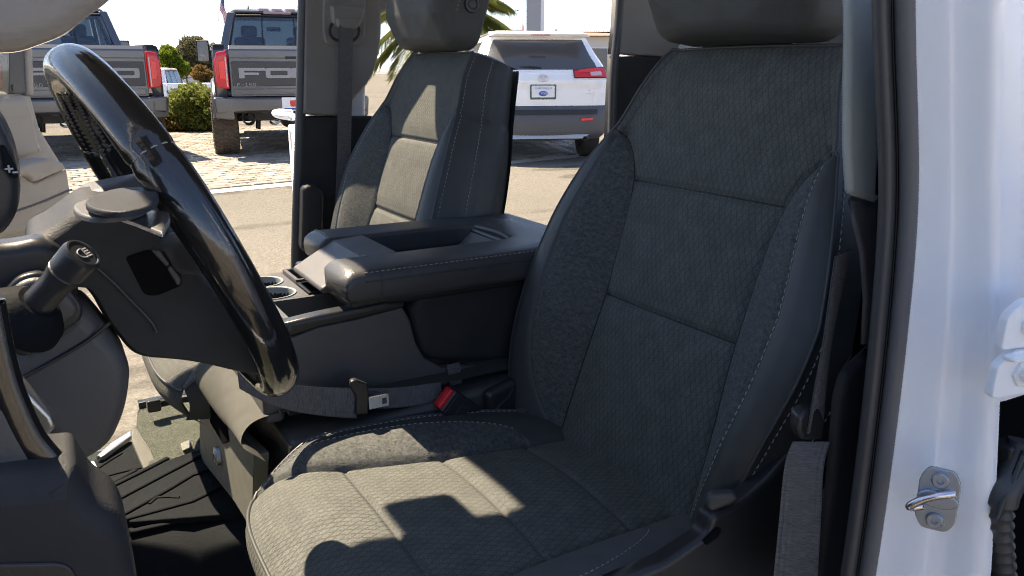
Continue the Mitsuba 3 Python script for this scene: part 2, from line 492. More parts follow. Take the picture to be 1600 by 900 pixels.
part(CAB, 'latch_block', rbox((0.6723, 0.325, 0.8822), (.018, .02, .03), .004), 'smooth_black')

# --- passenger side B pillar
yb = 2.0
seal = np.array([(0.5885, 2, 1.419), (0.5738, 2, 1.274), (0.5602, 2, 1.123), (0.5445, 2, 0.9683), (0.5307, 2, 0.8404), (0.518, 2, 0.7087)])
seal = spline(seal, 40)
part(CAB, 'door_seal', tube(seal, .013, 12), 'seal_rubber', smooth=True)
body = np.array([(0.6145, 2.03, 1.423), (0.5858, 2.03, 1.091), (0.5491, 2.03, 0.6985), (0.6416, 2.03, 0.687), (0.7235, 2.03, 0.8872), (0.7396, 2.03, 1.135), (0.7595, 2.03, 1.431)])
part(CAB, 'b_pillar', slab(body, (0, .10, 0), .01), 'white_paint')
tr = np.array([(0.5856, 1.985, 1.417), (0.5706, 1.985, 1.244), (0.5571, 1.985, 1.095), (0.6503, 1.985, 1.089), (0.7351, 1.985, 1.171), (0.7576, 1.985, 1.215), (0.7724, 1.985, 1.277), (0.7792, 1.985, 1.428)])
PT = part(CAB, 'pillar_trim', slab(tr, (0, .04, 0), .010, r=[0, 0, .004, .01, .02, .02, .02, 0]), 'trim_taupe', 'grey upper trim of the passenger side pillar', smooth=45)
tl = np.array([(0.5582, 1.99, 1.09), (0.5466, 1.99, 0.9692), (0.534, 1.99, 0.8579), (0.5187, 1.99, 0.7108), (0.628, 1.99, 0.68), (0.6893, 1.99, 0.8445), (0.7448, 1.99, 1.085)])
part(CAB, 'pillar_trim', slab(tl, (0, .04, 0), .008), 'black_plastic', 'black lower trim of the passenger side pillar')
rc = np.array([(0.6277, 1.974, 1.404), (0.6188, 1.974, 1.288), (0.6235, 1.974, 1.263), (0.6438, 1.974, 1.256), (0.7106, 1.974, 1.26), (0.725, 1.974, 1.283), (0.7347, 1.974, 1.41)])
part(PT, 'guide_plate', slab(rc, (0, .012, 0), .004, r=.006), 'trim_taupe', smooth=45)
gb = np.array([(0.6367, 1.955, 1.349), (0.6381, 1.955, 1.32), (0.6434, 1.955, 1.303), (0.7042, 1.955, 1.301), (0.7165, 1.955, 1.319), (0.723, 1.955, 1.352)])
part(PT, 'belt_guide', slab(gb, (0, .028, 0), .008, r=.006), 'trim_taupe', 'grey shoulder belt guide', smooth=50)
g2 = np.array([(0.6455, 1.944, 1.32), (0.6458, 1.944, 1.298), (0.6951, 1.944, 1.296), (0.7076, 1.944, 1.319)])
part(PT, 'guide_lip', slab(g2, (0, .02, 0), .006, r=.005), 'trim_taupe', smooth=50)
part(PT, 'guide_ring', tube(spline([(0.6365, 1.957, 1.308), (0.6291, 1.957, 1.291), (0.6375, 1.957, 1.273), (0.6675, 1.957, 1.268), (0.6937, 1.957, 1.274), (0.7029, 1.957, 1.295), (0.6953, 1.957, 1.304)], 40), .0035, 10), 'black_plastic', smooth=True)
lg = np.array([(0.5384, 1.95, 0.9237), (0.5316, 1.95, 0.8481), (0.5223, 1.95, 0.76), (0.5768, 1.95, 0.7455), (0.5919, 1.95, 0.9071), (0.5643, 1.95, 0.9297)])
part(CAB, 'pillar_trim', slab(lg, (0, .05, 0), .012, r=.02), 'black_plastic', smooth=50)

# --- passenger side C pillar and quarter behind the rear door opening
cs = spline([(1.529, 2, 1.505), (1.523, 2, 1.327), (1.513, 2, 1.217), (1.511, 2, 1.086), (1.513, 2, 0.9121)], 30)
part(CAB, 'door_seal', tube(cs, .013, 12), 'seal_rubber', smooth=True)
ct = np.array([(1.528, 1.99, 1.504), (1.524, 1.99, 1.327), (1.516, 1.99, 1.247), (1.753, 1.99, 1.238), (1.784, 1.99, 1.519)])
part(CAB, 'quarter_trim', slab(ct, (0, .05, 0), .008), 'trim_taupe', 'grey trim behind the rear door opening')
cl = np.array([(1.52, 1.995, 1.24), (1.515, 1.995, 1.067), (1.518, 1.995, 0.8329), (1.901, 1.995, 0.8045), (1.81, 1.995, 1.242)])
part(CAB, 'quarter_trim', slab(cl, (0, .05, 0), .006), 'black_plastic')
part(CAB, 'quarter_panel', slab(np.array([(1.62, 2.05, 1.515), (1.6, 2.05, 1.218), (1.618, 2.05, 0.562), (2.234, 2.05, 0.4857), (2.116, 2.05, 1.546)]), (0, .06, 0), .01), 'white_paint')

# --- roof, header, windshield pillars, floor, firewall, rear wall (mostly out of the picture, they shade the cab)
part(CAB, 'roof', join(rbox((1.13, 1.228, 1.80), (2.04, 1.42, .07), .03)), 'white_paint')
for y0, y1 in ((.54, .40), (1.916, 2.056)):
    part(CAB, 'windshield_pillar', hull([(.11, y0, 1.77), (.19, y0, 1.78), (-.82, y1, 1.14), (-.73, y1, 1.12)], .022), 'white_paint')
    part(CAB, 'roof_rail', hull([(.13, y0, 1.765), (2.1, y0, 1.765), (.17, y0 + (.012 if y0 > 1 else -.012), 1.775), (2.1, y0 + (.012 if y0 > 1 else -.012), 1.775)], .022), 'white_paint')
part(CAB, 'pillar_head', hull([(.60, 2.01, 1.36), (.78, 2.01, 1.36), (.60, 1.945, 1.75), (.86, 1.935, 1.75)], .022), 'trim_taupe')
part(CAB, 'pillar_head', hull([(.60, .46, 1.30), (.75, .44, 1.30), (.70, .50, 1.75), (.86, .50, 1.75)], .02), 'trim_taupe')
part(CAB, 'headliner', rbox((1.14, 1.228, 1.752), (1.98, 1.40, .02), .008), 'headliner')
vs = rounded(np.array([(-.115, .52), (.17, .52), (.17, 1.31), (-.115, 1.31)]), [.03, .03, .02, .06], 8)
part(CAB, 'driver_visor', slab([(a, b, 1.69 + .10 * (a > 9)) for a, b in vs], (0, 0, -.018), .004), 'headliner')
part(CAB, 'rear_view_mirror', hull([(.03, 1.10, 1.60), (.10, 1.10, 1.61), (.03, 1.325, 1.60), (.09, 1.325, 1.61), (.03, 1.12, 1.65), (.03, 1.30, 1.65)], .012), 'smooth_black')
part(CAB, 'rear_wall', join(box((2.12, 1.228, .85), (.06, 1.5, .9)), box((2.12, 1.228, 1.72), (.06, 1.5, .1))), 'trim_taupe')
part(CAB, 'floor', join(box((.65, 1.228, .285), (2.9, 1.60, .05)), box((-.62, 1.228, .60), (.06, 1.6, .7))), 'carpet', 'dark carpeted cab floor')
for y0 in (.40, 2.056):
    part(CAB, 'rocker', rbox((.65, y0, .22), (2.9, .14, .12), .03), 'white_paint')
# dashboard across the front of the cab, ahead of what the picture shows
DB = thing('dashboard', 'dark grey dashboard end and knee panel below the steering column at left', 'dashboard')
part(DB, 'dash_top', hull([(-.30, .50, 1.08), (-.30, 1.95, 1.08), (-.85, .50, 1.10), (-.85, 1.95, 1.10), (-.28, .50, .92), (-.28, 1.95, .92), (-.42, .50, .68), (-.42, 1.95, .68)], .03), 'console_grey')

# rear bench (its corner shows past the front seats)
RB = thing('rear_bench', 'black rear bench seat, only its corner shows between the front seats', 'seat')
part(RB, 'bench_cushion', rbox((1.50, 1.28, .67), (.60, 1.34, .17), .05), 'seat_vinyl')
part(RB, 'bench_back', rbox((1.88, 1.28, 1.02), (.20, 1.34, .62), .06, frame((.2, 0, 1), (1, 0, 0)) if False else None), 'seat_vinyl')
part(RB, 'piping', tube(spline([(1.205, 1.93, .74), (1.215, 1.93, .752), (1.30, 1.94, .757), (1.5, 1.94, .757)], 20), .003, 8), 'seat_vinyl', smooth=True)


# ================================================================== seats
YD, YP, YC = 0.785, 1.659, 1.228
BACK0 = np.array([.746, 0, 1.053]); UPV = unit([.0526, 0, .1634]); FWD = np.array([-UPV[2], 0, UPV[0]])
_k = lambda xs, ys: PchipInterpolator(xs, ys)
W_ = _k([-.43, -.38, -.30, -.20, -.10, 0, .06, .10, .15, .185, .21], [.222, .254, .272, .276, .262, .233, .206, .190, .172, .160, .145])
I_ = _k([-.43, -.30, -.172, -.05, 0, .03, .05, .066], [.143, .138, .131, .134, .142, .155, .171, .193])
F_ = _k([-.40, -.37, -.30, -.2, -.1, 0, .04, .066], [.142, .176, .209, .222, .215, .196, .190, .193])
A_ = _k([-.43, -.36, -.25, -.10, 0, .05, .08, .21], [.020, .040, .055, .050, .036, .021, .010, .004])
HT, HB = .195, -.43


def back_edge(h):
    i = np.where(h > .066, W_(h) - .004, I_(np.minimum(h, .066)))
    return np.minimum(i, W_(h) - .004)


def back_depth(s, h):
    """How far the front of the backrest stands proud of its plane at the lateral place s (either sign) and height h."""
    a, w, i = np.abs(s), W_(h), np.minimum(I_(np.minimum(h, .066)), W_(h) - .02)
    q = np.clip((a - i) / np.maximum(w - i, .01), 0, 1)
    bolster = A_(h) * np.sin(PI / 2 * np.clip(q / .78, 0, 1)) ** 1.25 * (1 - .25 * np.clip((q - .78) / .22, 0, 1) ** 2)
    d = bolster + .006 * (1 - np.clip(a / np.maximum(i, .01), 0, 1) ** 2)
    d = d - np.clip(h - .12, 0, None) ** 2 * 3.0
    for hs in (0.0, -.172):
        d = d - .0045 * np.exp(-((h - hs) / .0045) ** 2) * (a < i) - .004 * np.exp(-((h - hs) / .022) ** 2) * (a < i)
    d = d - .004 * np.exp(-((a - i) / .004) ** 2) * (h < .075)
    f = F_(np.clip(h, -.40, .066))
    d = d - .0022 * np.exp(-((a - f) / .0028) ** 2) * ((h < .06) & (h > -.395))
    return d


def facing(m, way):
    v, f = m
    a = np.cross(v[f[:, 1]] - v[f[:, 0]], v[f[:, 2]] - v[f[:, 0]]).sum(0)
    return (v, f) if a @ np.asarray(way, float) > 0 else (v, f[:, ::-1])


def seat(kind, ys, sgn, dx, dz, label):
    """sgn = +1: the inner side (towards the middle of the cab) is +y."""
    root = thing(kind, label, 'seat', 'front seats of the pickup')
    O = np.array([dx, ys, dz]) + BACK0
    def W(s, h, d):
        s, h, d = np.broadcast_arrays(np.asarray(s, float), np.asarray(h, float), np.asarray(d, float))
        # the outer bolster draws in towards the seat's foot
        s = np.where(s < -.14, -.14 + (s + .14) * (1 - .36 * np.clip((-.12 - h) / .22, 0, 1)), s)
        return O + s[..., None] * np.array([0, sgn, 0]) + h[..., None] * UPV + d[..., None] * FWD
    def put(name, P, matn, lab=None, uv=None, parent=root, smooth=True):
        m = grid(P)
        f = m[1] if sgn > 0 else m[1][:, ::-1]
        return part(parent, name, (m[0], f), matn, lab, smooth=smooth, **({'uv': uv.reshape(-1, 2)} if uv is not None else {}))
    h = np.linspace(HB, HT, 170)
    # --- insert, three cloth panels between the cross seams
    H = h[:, None]
    for a, b in ((HB, -.172), (-.172, 0.0), (0.0, HT)):
        hh = np.linspace(a, b, 80)[:, None]
        s = np.linspace(-1, 1, 90)[None, :] * back_edge(hh)
        P = W(s, np.broadcast_to(hh, s.shape), back_depth(s, np.broadcast_to(hh, s.shape)))
        put('backrest_panel', P, 'insert_fabric', uv=np.stack([s + 0 * hh, hh + 0 * s], -1))
    for hs in (-.172, 0.0):
        s = np.linspace(-1, 1, 60) * (back_edge(np.array(hs)) + .0)
        part(root, 'seam', tube(W(s, np.full(60, hs), back_depth(s, np.full(60, hs)) + .0004), .0011, 6), 'smooth_black', smooth=True)
    for sd in (1, -1):
        hh = np.linspace(-.40, .07, 90)
        s = back_edge(hh)
        part(root, 'seam', tube(W(sd * s, hh, back_depth(s, hh) + .0004), .0012, 6), 'smooth_black', smooth=True)
    # --- bolsters: cloth lens and vinyl edge, both sides
    hb = np.linspace(HB, .066, 120)[:, None]
    for sd in (1, -1):
        i, f, w = I_(hb), np.clip(F_(np.maximum(hb, -.40)), I_(hb), W_(hb) - .012), W_(hb)
        f = np.where(hb < -.398, i, f)
        for nm, lo, hi, m in (('bolster_cloth', i, f, 'bolster_fabric'), ('bolster_edge', f, w, 'seat_vinyl')):
            s = lo + (hi - lo) * np.linspace(0, 1, 22)[None, :]
            d = back_depth(s, np.broadcast_to(hb, s.shape))
            P = W(sd * s, np.broadcast_to(hb, s.shape), d)
            if sd > 0:
                P = P[:, ::-1]
            else:
                P = P
            m_ = clean(grid(P))
            fc = np.asarray(m_.faces)
            # keep the face normals towards the front
            nn = np.cross(m_.vertices[fc[:, 1]] - m_.vertices[fc[:, 0]], m_.vertices[fc[:, 2]] - m_.vertices[fc[:, 0]]).sum(0)
            if nn @ FWD < 0:
                fc = fc[:, ::-1]
            part(root, nm, (np.asarray(m_.vertices), fc), m, smooth=True)
    # --- sides, top and back
    hs = np.linspace(-.40, HT, 90)
    dE = back_depth(W_(hs) - .0005, hs)
    dE = np.where(hs > .066, back_depth(W_(hs) - .004, hs), dE)
    back_d = dE + (-.125 - dE) * np.clip((hs + .40) / .13, .03, 1)
    for sd in (1, -1):
        tt = np.linspace(0, 1, 24)
        wE = np.where(hs > .066, W_(hs) - .004, W_(hs))
        bul = .010 * np.sin(PI * np.clip(tt / .9, 0, 1))[None, :] - .022 * np.clip((tt - .72) / .28, 0, 1)[None, :] ** 2
        groove = .0022 * np.exp(-((tt - .42) / .03) ** 2)[None, :]
        d = dE[:, None] + (back_d - dE)[:, None] * tt[None, :]
        s = wE[:, None] + bul - groove
        P = W(sd * s, np.broadcast_to(hs[:, None], s.shape), d)
        m_ = grid(P)
        part(root, 'side_panel', facing(m_, [0, sd * sgn, 0]), 'seat_vinyl', smooth=True)
        # piping and stitching
        o = .0012
        path = W(sd * (wE + .0005), hs, dE + .0005)
        part(root, 'piping', tube(path[4:], .0022, 8), 'seat_vinyl', smooth=True)
        k = (hs > -.395) & (hs < .05)
        hk = np.linspace(-.39, .05, 140)
        fk = F_(hk) + .0035
        part(root, 'stitching', stitches(W(sd * fk, hk, back_depth(fk, hk) + .0003), FWD), 'thread' if sd < 0 else 'dark_thread', smooth=True)
        s2 = wE + .010 * np.sin(PI * .42 / .9) + .0008
        q = W(sd * s2, hs, dE + (back_d - dE) * .38)
        part(root, 'stitching', stitches(q, np.array([0, sd * sgn, 0])), 'thread', smooth=True)
        s3 = wE + .010 * np.sin(PI * .06 / .9) + .0006
        q = W(sd * s3, hs, dE + (back_d - dE) * .06)
        part(root, 'stitching', stitches(q, np.array([0, sd * sgn, 0])), 'thread', smooth=True)
    # top cap and back shell
    st = np.linspace(-1, 1, 60) * (W_(HT) - .004)
    d0, tt = back_depth(st, np.full_like(st, HT)), np.linspace(0, 1, 16)
    rise = .016 * np.sin(PI * np.clip(tt, 0, 1)) ** .8
    endf = 1 - .0 * st
    d = d0[None, :] + (-.125 - d0)[None, :] * tt[:, None]
    P = W(np.broadcast_to(st[None], d.shape), HT + rise[:, None] * (1 - np.abs(st / st.max()) ** 5)[None], d)
    m_ = facing(grid(P), UPV)
    part(root, 'top_panel', m_, 'seat_vinyl', smooth=True)
    sb = np.linspace(-1, 1, 20)[None, :] * (W_(hs)[:, None] - .014)
    P = W(sb, np.broadcast_to(hs[:, None], sb.shape), -.125 - .012 * np.cos(sb / .26 * PI / 2))
    part(root, 'back_shell', facing(grid(P), -FWD), 'black_plastic', smooth=True)
    part(root, 'piping', tube(W(st, np.full_like(st, HT + .001), d0 + .0005), .0022, 8), 'seat_vinyl', smooth=True)
    # --- headrest: a padded block of facets leaning forward, two posts
    hr = part(root, 'headrest', headrest_mesh(W), 'headrest_vinyl', smooth=60)
    for sd in (1, -1):
        part(root, 'headrest_post', tube(W([sd * .055] * 2, [HT - .02, HT + .05], [-.04, -.0]), .006, 12), 'chrome', smooth=True)
        c = W(sd * (.139), .285, .012); ax = np.array([0, sd * sgn, 0])
        ringp = [(.0, .004), (.0075, .004), (.0085, .0025), (.0105, .0025), (.0115, .005), (.0155, .005), (.0165, .003), (.0165, -.012)]
        b = part(root, 'release_button', at_axis(disc_lathe(ringp[::-1], 30), c, ax), 'smooth_black', 'round headrest release button')
        # stitched seam that parts the headrest's front from its side
        hk = np.linspace(.262, .42, 60)
        q = W(sd * np.full(60, .1392), hk, .040 + 0 * hk)
        part(root, 'stitching', stitches(q, np.array([0, sd * sgn, 0])), 'thread', smooth=True)
        part(root, 'piping', tube(W(sd * np.full(60, .1386), hk, .052 + 0 * hk), .0016, 8), 'headrest_vinyl', smooth=True)
    cushion(root, ys, sgn, dx)
    return root


def headrest_mesh(W):
    pts, r = [], .032
    for s in (-.107, .107):
        pts += [(s, .230, -.005), (s, .224, .028), (s, .258, .060), (s, .330, .069), (s, .42, .045), (s, .42, -.005)]
    for s in (-.055, .055):
        pts += [(s, .224, .040), (s, .30, .076), (s, .42, .055)]
    p = np.array(pts)
    return hull(W(p[:, 0], p[:, 1], p[:, 2]), r)


# --- cushion: lateral place s, distance f forward of the backrest's foot
CB0 = np.array([.622, 0, .668]); CS = math.radians(3.5)
CU = np.array([-math.cos(CS), 0, math.sin(CS)]); CN = np.array([math.sin(CS), 0, math.cos(CS)])
CI_ = _k([-.06, 0, .07, .19, .32, .40, .44, .46], [.118, .122, .128, .138, .160, .185, .205, .212])
CW_ = _k([-.06, 0, .10, .22, .36, .42, .46], [.19, .205, .228, .240, .240, .232, .222])
CA_ = _k([-.06, 0, .10, .22, .36, .42, .46], [.012, .016, .022, .024, .019, .008, .003])


def cushion_height(s, f):
    a, i, w = np.abs(s), CI_(f), CW_(f)
    q = np.clip((a - i) / np.maximum(w - i, .006), 0, 1)
    z = CA_(f) * np.sin(PI * .66 * q ** .8) + .010 * (1 - np.clip(a / i, 0, 1) ** 2)
    for fs in (.068, .195, .33):
        z = z - (.004 * np.exp(-((f - fs) / .004) ** 2) + .002 * np.exp(-((f - fs) / .02) ** 2)) * (a < i + .002)
    z = z - .004 * np.exp(-((a - i) / .004) ** 2)
    roll = np.clip((f - .36) / .10, 0, 1)
    return z - .045 * roll ** 2.2


def cushion(root, ys, sgn, dx):
    O = CB0 + np.array([dx, ys, 0])
    def W(s, f, z):
        s, f, z = np.broadcast_arrays(np.asarray(s, float), np.asarray(f, float), np.asarray(z, float))
        f = f - .035 * np.abs(s / .222) ** 4 * np.clip((f - .25) / .21, 0, 1)
        return O + s[..., None] * np.array([0, sgn, 0]) + f[..., None] * CU + z[..., None] * CN
    def put(name, P, matn, uv=None):
        m_ = grid(P)
        fc = m_[1]
        nn = np.cross(m_[0][fc[:, 1]] - m_[0][fc[:, 0]], m_[0][fc[:, 2]] - m_[0][fc[:, 0]]).sum(0)
        if nn @ CN < 0:
            fc = fc[:, ::-1]
        part(root, name, (m_[0], fc), matn, smooth=True, **({'uv': uv.reshape(-1, 2)} if uv is not None else {}))
    for a, b in ((-.06, .068), (.068, .195), (.195, .33), (.33, .46)):
        f = np.linspace(a, b, 60)[:, None]
        s = np.linspace(-1, 1, 80)[None] * CI_(f)
        put('cushion_panel', W(s, f, cushion_height(s, np.broadcast_to(f, s.shape))), 'insert_fabric', np.stack([s, f + 0 * s], -1))
    for fs in (.068, .195, .33):
        s = np.linspace(-1, 1, 60) * CI_(fs)
        part(root, 'seam', tube(W(s, np.full(60, fs), cushion_height(s, np.full(60, fs)) + .0003), .0010, 6), 'dark_thread', smooth=True)
    for sd in (1, -1):
        ff_ = np.linspace(0, .455, 90)
        part(root, 'seam', tube(W(sd * CI_(ff_), ff_, cushion_height(CI_(ff_), ff_) + .0003), .0011, 6), 'smooth_black', smooth=True)
    f = np.linspace(-.06, .46, 110)[:, None]
    for sd in (1, -1):
        i, w = CI_(f), CW_(f)
        split = i + (w - i) * np.clip(.72 * np.sin(PI * np.clip((f - .06) / .40, 0, 1)) ** .35, 0, .72)
        for nm, lo, hi, m in (('bolster_cloth', i, split, 'bolster_fabric' if sd > 0 else 'cushion_vinyl'), ('bolster_edge', split, w, 'seat_vinyl' if sd > 0 else 'cushion_vinyl')):
            s = lo + (hi - lo) * np.linspace(0, 1, 20)[None]
            P = W(sd * s, np.broadcast_to(f, s.shape), cushion_height(s, np.broadcast_to(f, s.shape)))
            m_ = clean(grid(P)); fc = np.asarray(m_.faces)
            nn = np.cross(m_.vertices[fc[:, 1]] - m_.vertices[fc[:, 0]], m_.vertices[fc[:, 2]] - m_.vertices[fc[:, 0]]).sum(0)
            part(root, nm, (np.asarray(m_.vertices), fc if nn @ CN > 0 else fc[:, ::-1]), m, smooth=True)
        fk = np.linspace(.07, .45, 140)
        ik, wk = CI_(fk), CW_(fk)
        sk = ik + (wk - ik) * np.clip(.72 * np.sin(PI * np.clip((fk - .06) / .40, 0, 1)) ** .35, 0, .72)
        part(root, 'stitching', stitches(W(sd * sk, fk, cushion_height(sk, fk) + .0004), CN), 'thread', smooth=True)
        # side wall of the cushion
        ff = f[:, 0]
        z0 = cushion_height(CW_(ff), ff)
        tt = np.linspace(0, 1, 12)
        z = z0[:, None] + (-.10 - z0)[:, None] * tt[None]
        s = CW_(ff)[:, None] + .010 * np.sin(PI * tt)[None]
        m_ = grid(W(sd * s, np.broadcast_to(f, z.shape), z))
        part(root, 'cushion_side', facing(m_, [0, sd * sgn, 0]), 'seat_vinyl', smooth=True)
        part(root, 'piping', tube(W(sd * (CW_(ff) + .001), ff, z0 + .0005), .0024, 8), 'seat_vinyl', smooth=True)
        k = (ff > .0)
        part(root, 'stitching', stitches(W(sd * (CW_(ff[k]) - .006), ff[k], cushion_height(CW_(ff[k]) - .006, ff[k]) + .0005), CN), 'thread', smooth=True)
    # front apron
    s = np.linspace(-1, 1, 70) * CW_(.46)
    z0 = cushion_height(s, np.full_like(s, .46))
    tt = np.linspace(0, 1, 14)
    fr = .46 + .012 * np.sin(PI * tt)[:, None] - .05 * tt[:, None] ** 2 + 0 * s[None]
    z = z0[None] + (-.12 - z0)[None] * tt[:, None]
    m_ = grid(W(np.broadcast_to(s[None], z.shape), fr, z))
    part(root, 'cushion_front', facing(m_, CU), 'insert_fabric', smooth=True, uv=np.stack([np.broadcast_to(s[None], z.shape), fr + z], -1).reshape(-1, 2))
    part(root, 'piping', tube(W(s, np.full_like(s, 0.462), z0 + .0005), .0024, 8), 'seat_vinyl', smooth=True)


seat('bucket_seat', YD, 1, -.006, -.007, 'dark grey cloth and vinyl driver seat in the foreground, beside the white door pillar')
seat('bucket_seat', YP, -1, -.036, 0.0, 'dark grey front passenger seat beyond the padded armrest, half lit by the sun')


# ================================================================== centre console with its padded armrest
CON = thing('centre_console', 'black and dark grey centre console with a wide padded armrest lid between the seats', 'console')
Y0, Y1, XA, XB, ZT = 1.058, 1.402, .338, .772, .925


def armrest_surface():
    """A padded U round a tray: the outline in plan, then rings from the bottom edge over the rounded rim to the tray's edge."""
    out = rounded(np.array([(XA, Y0), (XB, Y0), (XB, Y1), (XA + .02, Y1)]), [.03, .05, .05, .03], 8)
    return out


# the two arms and the rear bridge of the pad, as one swept cross-section along a U path
def pad():
    pth = [(XA + .004, Y0 + .050), (.50, Y0 + .050), (.66, Y0 + .052), (.705, Y0 + .075), (.722, Y0 + .13), (.725, YC), (.722, Y1 - .13), (.705, Y1 - .075), (.66, Y1 - .052), (.50, Y1 - .050), (XA + .012, Y1 - .050)]
    p = resample(np.array([(a, b, 0) for a, b in pth]), 150)
    p = spline(p[::6], 150)
    tg = np.gradient(p, axis=0); tg /= np.linalg.norm(tg, axis=1, keepdims=True)
    out = np.stack([tg[:, 1], -tg[:, 0], 0 * tg[:, 0]], 1)
    # outward offset a, height b of the section, from the inner foot over the top to the outer foot
    sec = [(-.047, -.030)]
    sec += [(-.047 + .007 - .007 * math.cos(t), -.007 + .007 * math.sin(t)) for t in np.linspace(0, PI / 2, 6)]
    sec += [(-.030, .0012), (-.010, .0022), (.012, .0022), (.028, .0010)]
    sec += [(.034 + .017 * math.sin(t), -.0175 + .017 * math.cos(t)) for t in np.linspace(0, PI / 2, 8)]
    sec += [(.0512, -.028), (.0505, -.040), (.047, -.048), (.040, -.050), (-.046, -.050)]
    sec = np.array(sec)
    # wider near side: the outer drop is bolder there
    P = []
    for i in range(len(p)):
        e = min(i, len(p) - 1 - i)
        k = 1 - max(0, 1 - e / 3.0) ** 2 * .16                       # the ends round down
        shift = -tg[i] * 0
        P.append(p[i] + out[i] * sec[:, :1] * (.6 + .4 * min(1, k * 1.2)) + np.array([0, 0, 1]) * (ZT + np.where(sec[:, 1:2] > -.02, sec[:, 1:2] - (1 - k) * .06, sec[:, 1:2] + (1 - k) * .05)))
    P = np.array(P)
    v, f = grid(P, False, True)
    n = len(sec)
    c0, c1 = P[0].mean(0) - np.array([.012, 0, 0]), P[-1].mean(0) - np.array([.012, 0, 0])
    k = len(v)
    i = np.arange(n)
    f = np.vstack([f, np.stack([i * 0 + k, i, (i + 1) % n], 1), np.stack([i * 0 + k + 1, (len(p) - 1) * n + (i + 1) % n, (len(p) - 1) * n + i], 1)])
    return np.vstack([v, c0, c1]), f, p, out


pv, pf, ppath, pout = pad()
AR = part(CON, 'armrest_lid', (pv, pf), 'armrest_vinyl', 'padded black armrest lid with a recessed tray', smooth=50)
k = slice(5, 145)
part(AR, 'stitching', stitches(ppath[k] + pout[k] * .0455 + np.array([0, 0, ZT - .0045]), unit([0, -.6, .8])), 'thread', smooth=True)
part(AR, 'piping', tube(ppath[k] + pout[k] * .0508 + np.array([0, 0, ZT - .0165]), .0014, 6), 'armrest_vinyl', smooth=True)
for i_ in (9, 140):
    ring_ = pv[i_ * 25: i_ * 25 + 25][7:23]
    part(AR, 'piping', tube(ring_ + np.array([0, 0, .0004]), .0013, 6), 'armrest_vinyl', smooth=True)
# rear bridge reaches back under the seat shoulders
part(AR, 'rear_pad', rbox((.752, YC, ZT - .030), (.10, .33, .060), .024), 'armrest_vinyl')
# tray panel: a sloping smooth front, then a well
yl, yr = Y0 + .098, Y1 - .098
part(AR, 'tray_front', hull([(XA + .002, yl + .0, ZT - .046), (XA + .002, yr, ZT - .046), (.405, yl, ZT - .010), (.405, yr, ZT - .010), (.455, yl, ZT - .006), (.455, yr, ZT - .006), (.455, yl, ZT - .05), (.455, yr, ZT - .05)], .006), 'console_grey', smooth=40)
part(AR, 'tray_well', join(box((.565, YC, ZT - .046), (.22, yr - yl + .01, .010)), rbox((.675, YC, ZT - .022), (.028, yr - yl + .006, .034), .008)), 'smooth_black')
part(AR, 'tray_ramp', hull([(.635, yl + .012, ZT - .040), (.635, yr - .012, ZT - .040), (.668, yl + .012, ZT - .012), (.668, yr - .012, ZT - .012), (.668, yl + .012, ZT - .04), (.668, yr - .012, ZT - .04)], .004), 'console_grey')
part(AR, 'lid_floor', rbox((.56, YC, ZT - .056), (.41, Y1 - Y0 - .05, .014), .005), 'smooth_black')

# storage box below the lid
bx = np.array([(0.45, 1.088, 0.8497), (0.4571, 1.088, 0.8096), (0.4687, 1.088, 0.773), (0.4815, 1.088, 0.76), (0.5124, 1.088, 0.751), (0.6935, 1.088, 0.717), (0.6916, 1.088, 0.8711), (0.472, 1.088, 0.874)])
part(CON, 'storage_box', slab(bx, (0, .29, 0), .014, r=[.006, .02, .02, .012, 0, 0, 0, .01]), 'black_plastic', 'black storage box under the armrest', smooth=50)
# grey side panel and front bin
sp = np.array([(0.2669, 1.082, 0.8355), (0.3089, 1.082, 0.8457), (0.3664, 1.082, 0.8482), (0.4167, 1.082, 0.8543), (0.4353, 1.082, 0.8575), (0.4479, 1.082, 0.8333), (0.4561, 1.082, 0.7959), (0.4702, 1.082, 0.7672), (0.4982, 1.082, 0.747), (0.6897, 1.082, 0.7196), (0.6905, 1.082, 0.6561), (0.5086, 1.082, 0.7102), (0.4011, 1.082, 0.7323), (0.3216, 1.082, 0.7446), (0.2475, 1.082, 0.7581), (0.2584, 1.082, 0.8064)])
part(CON, 'side_panel', slab(sp, (0, .012, 0), .004), 'console_grey', 'dark grey side panel of the console', smooth=40)
sp2 = sp + np.array([0, .30, 0])
part(CON, 'side_panel', slab(sp2, (0, .012, 0), .004), 'console_grey', smooth=40)
rim = np.array([(0.2595, 1.078, 0.8596), (0.3089, 1.078, 0.8641), (0.366, 1.078, 0.8669), (0.4057, 1.078, 0.8699), (0.4401, 1.078, 0.8649), (0.4376, 1.078, 0.8542), (0.415, 1.078, 0.8516), (0.365, 1.078, 0.8475), (0.3076, 1.078, 0.8442), (0.2633, 1.078, 0.8382)])
part(CON, 'bin_rim', slab(rim, (0, .022, 0), .006), 'smooth_black', smooth=50)
zb = .850
def bin_frame(x0, x1, y0, y1, z, depth, w=.008):
    return join(box(((x0 + x1) / 2, y0 - w / 2, z - depth / 2), (x1 - x0 + 2 * w, w, depth)), box(((x0 + x1) / 2, y1 + w / 2, z - depth / 2), (x1 - x0 + 2 * w, w, depth)),
                box((x0 - w / 2, (y0 + y1) / 2, z - depth / 2), (w, y1 - y0, depth)), box((x1 + w / 2, (y0 + y1) / 2, z - depth / 2), (w, y1 - y0, depth)),
                box(((x0 + x1) / 2, (y0 + y1) / 2, z - depth), (x1 - x0, y1 - y0, .006)))
part(CON, 'front_bin', bin_frame(.275, .415, 1.108, 1.215, zb + .004, .055), 'console_grey', 'open bin at the front of the console')
part(CON, 'bin_divider', rbox((.352, 1.150, zb - .036), (.055, .05, .022), .007), 'smooth_black')
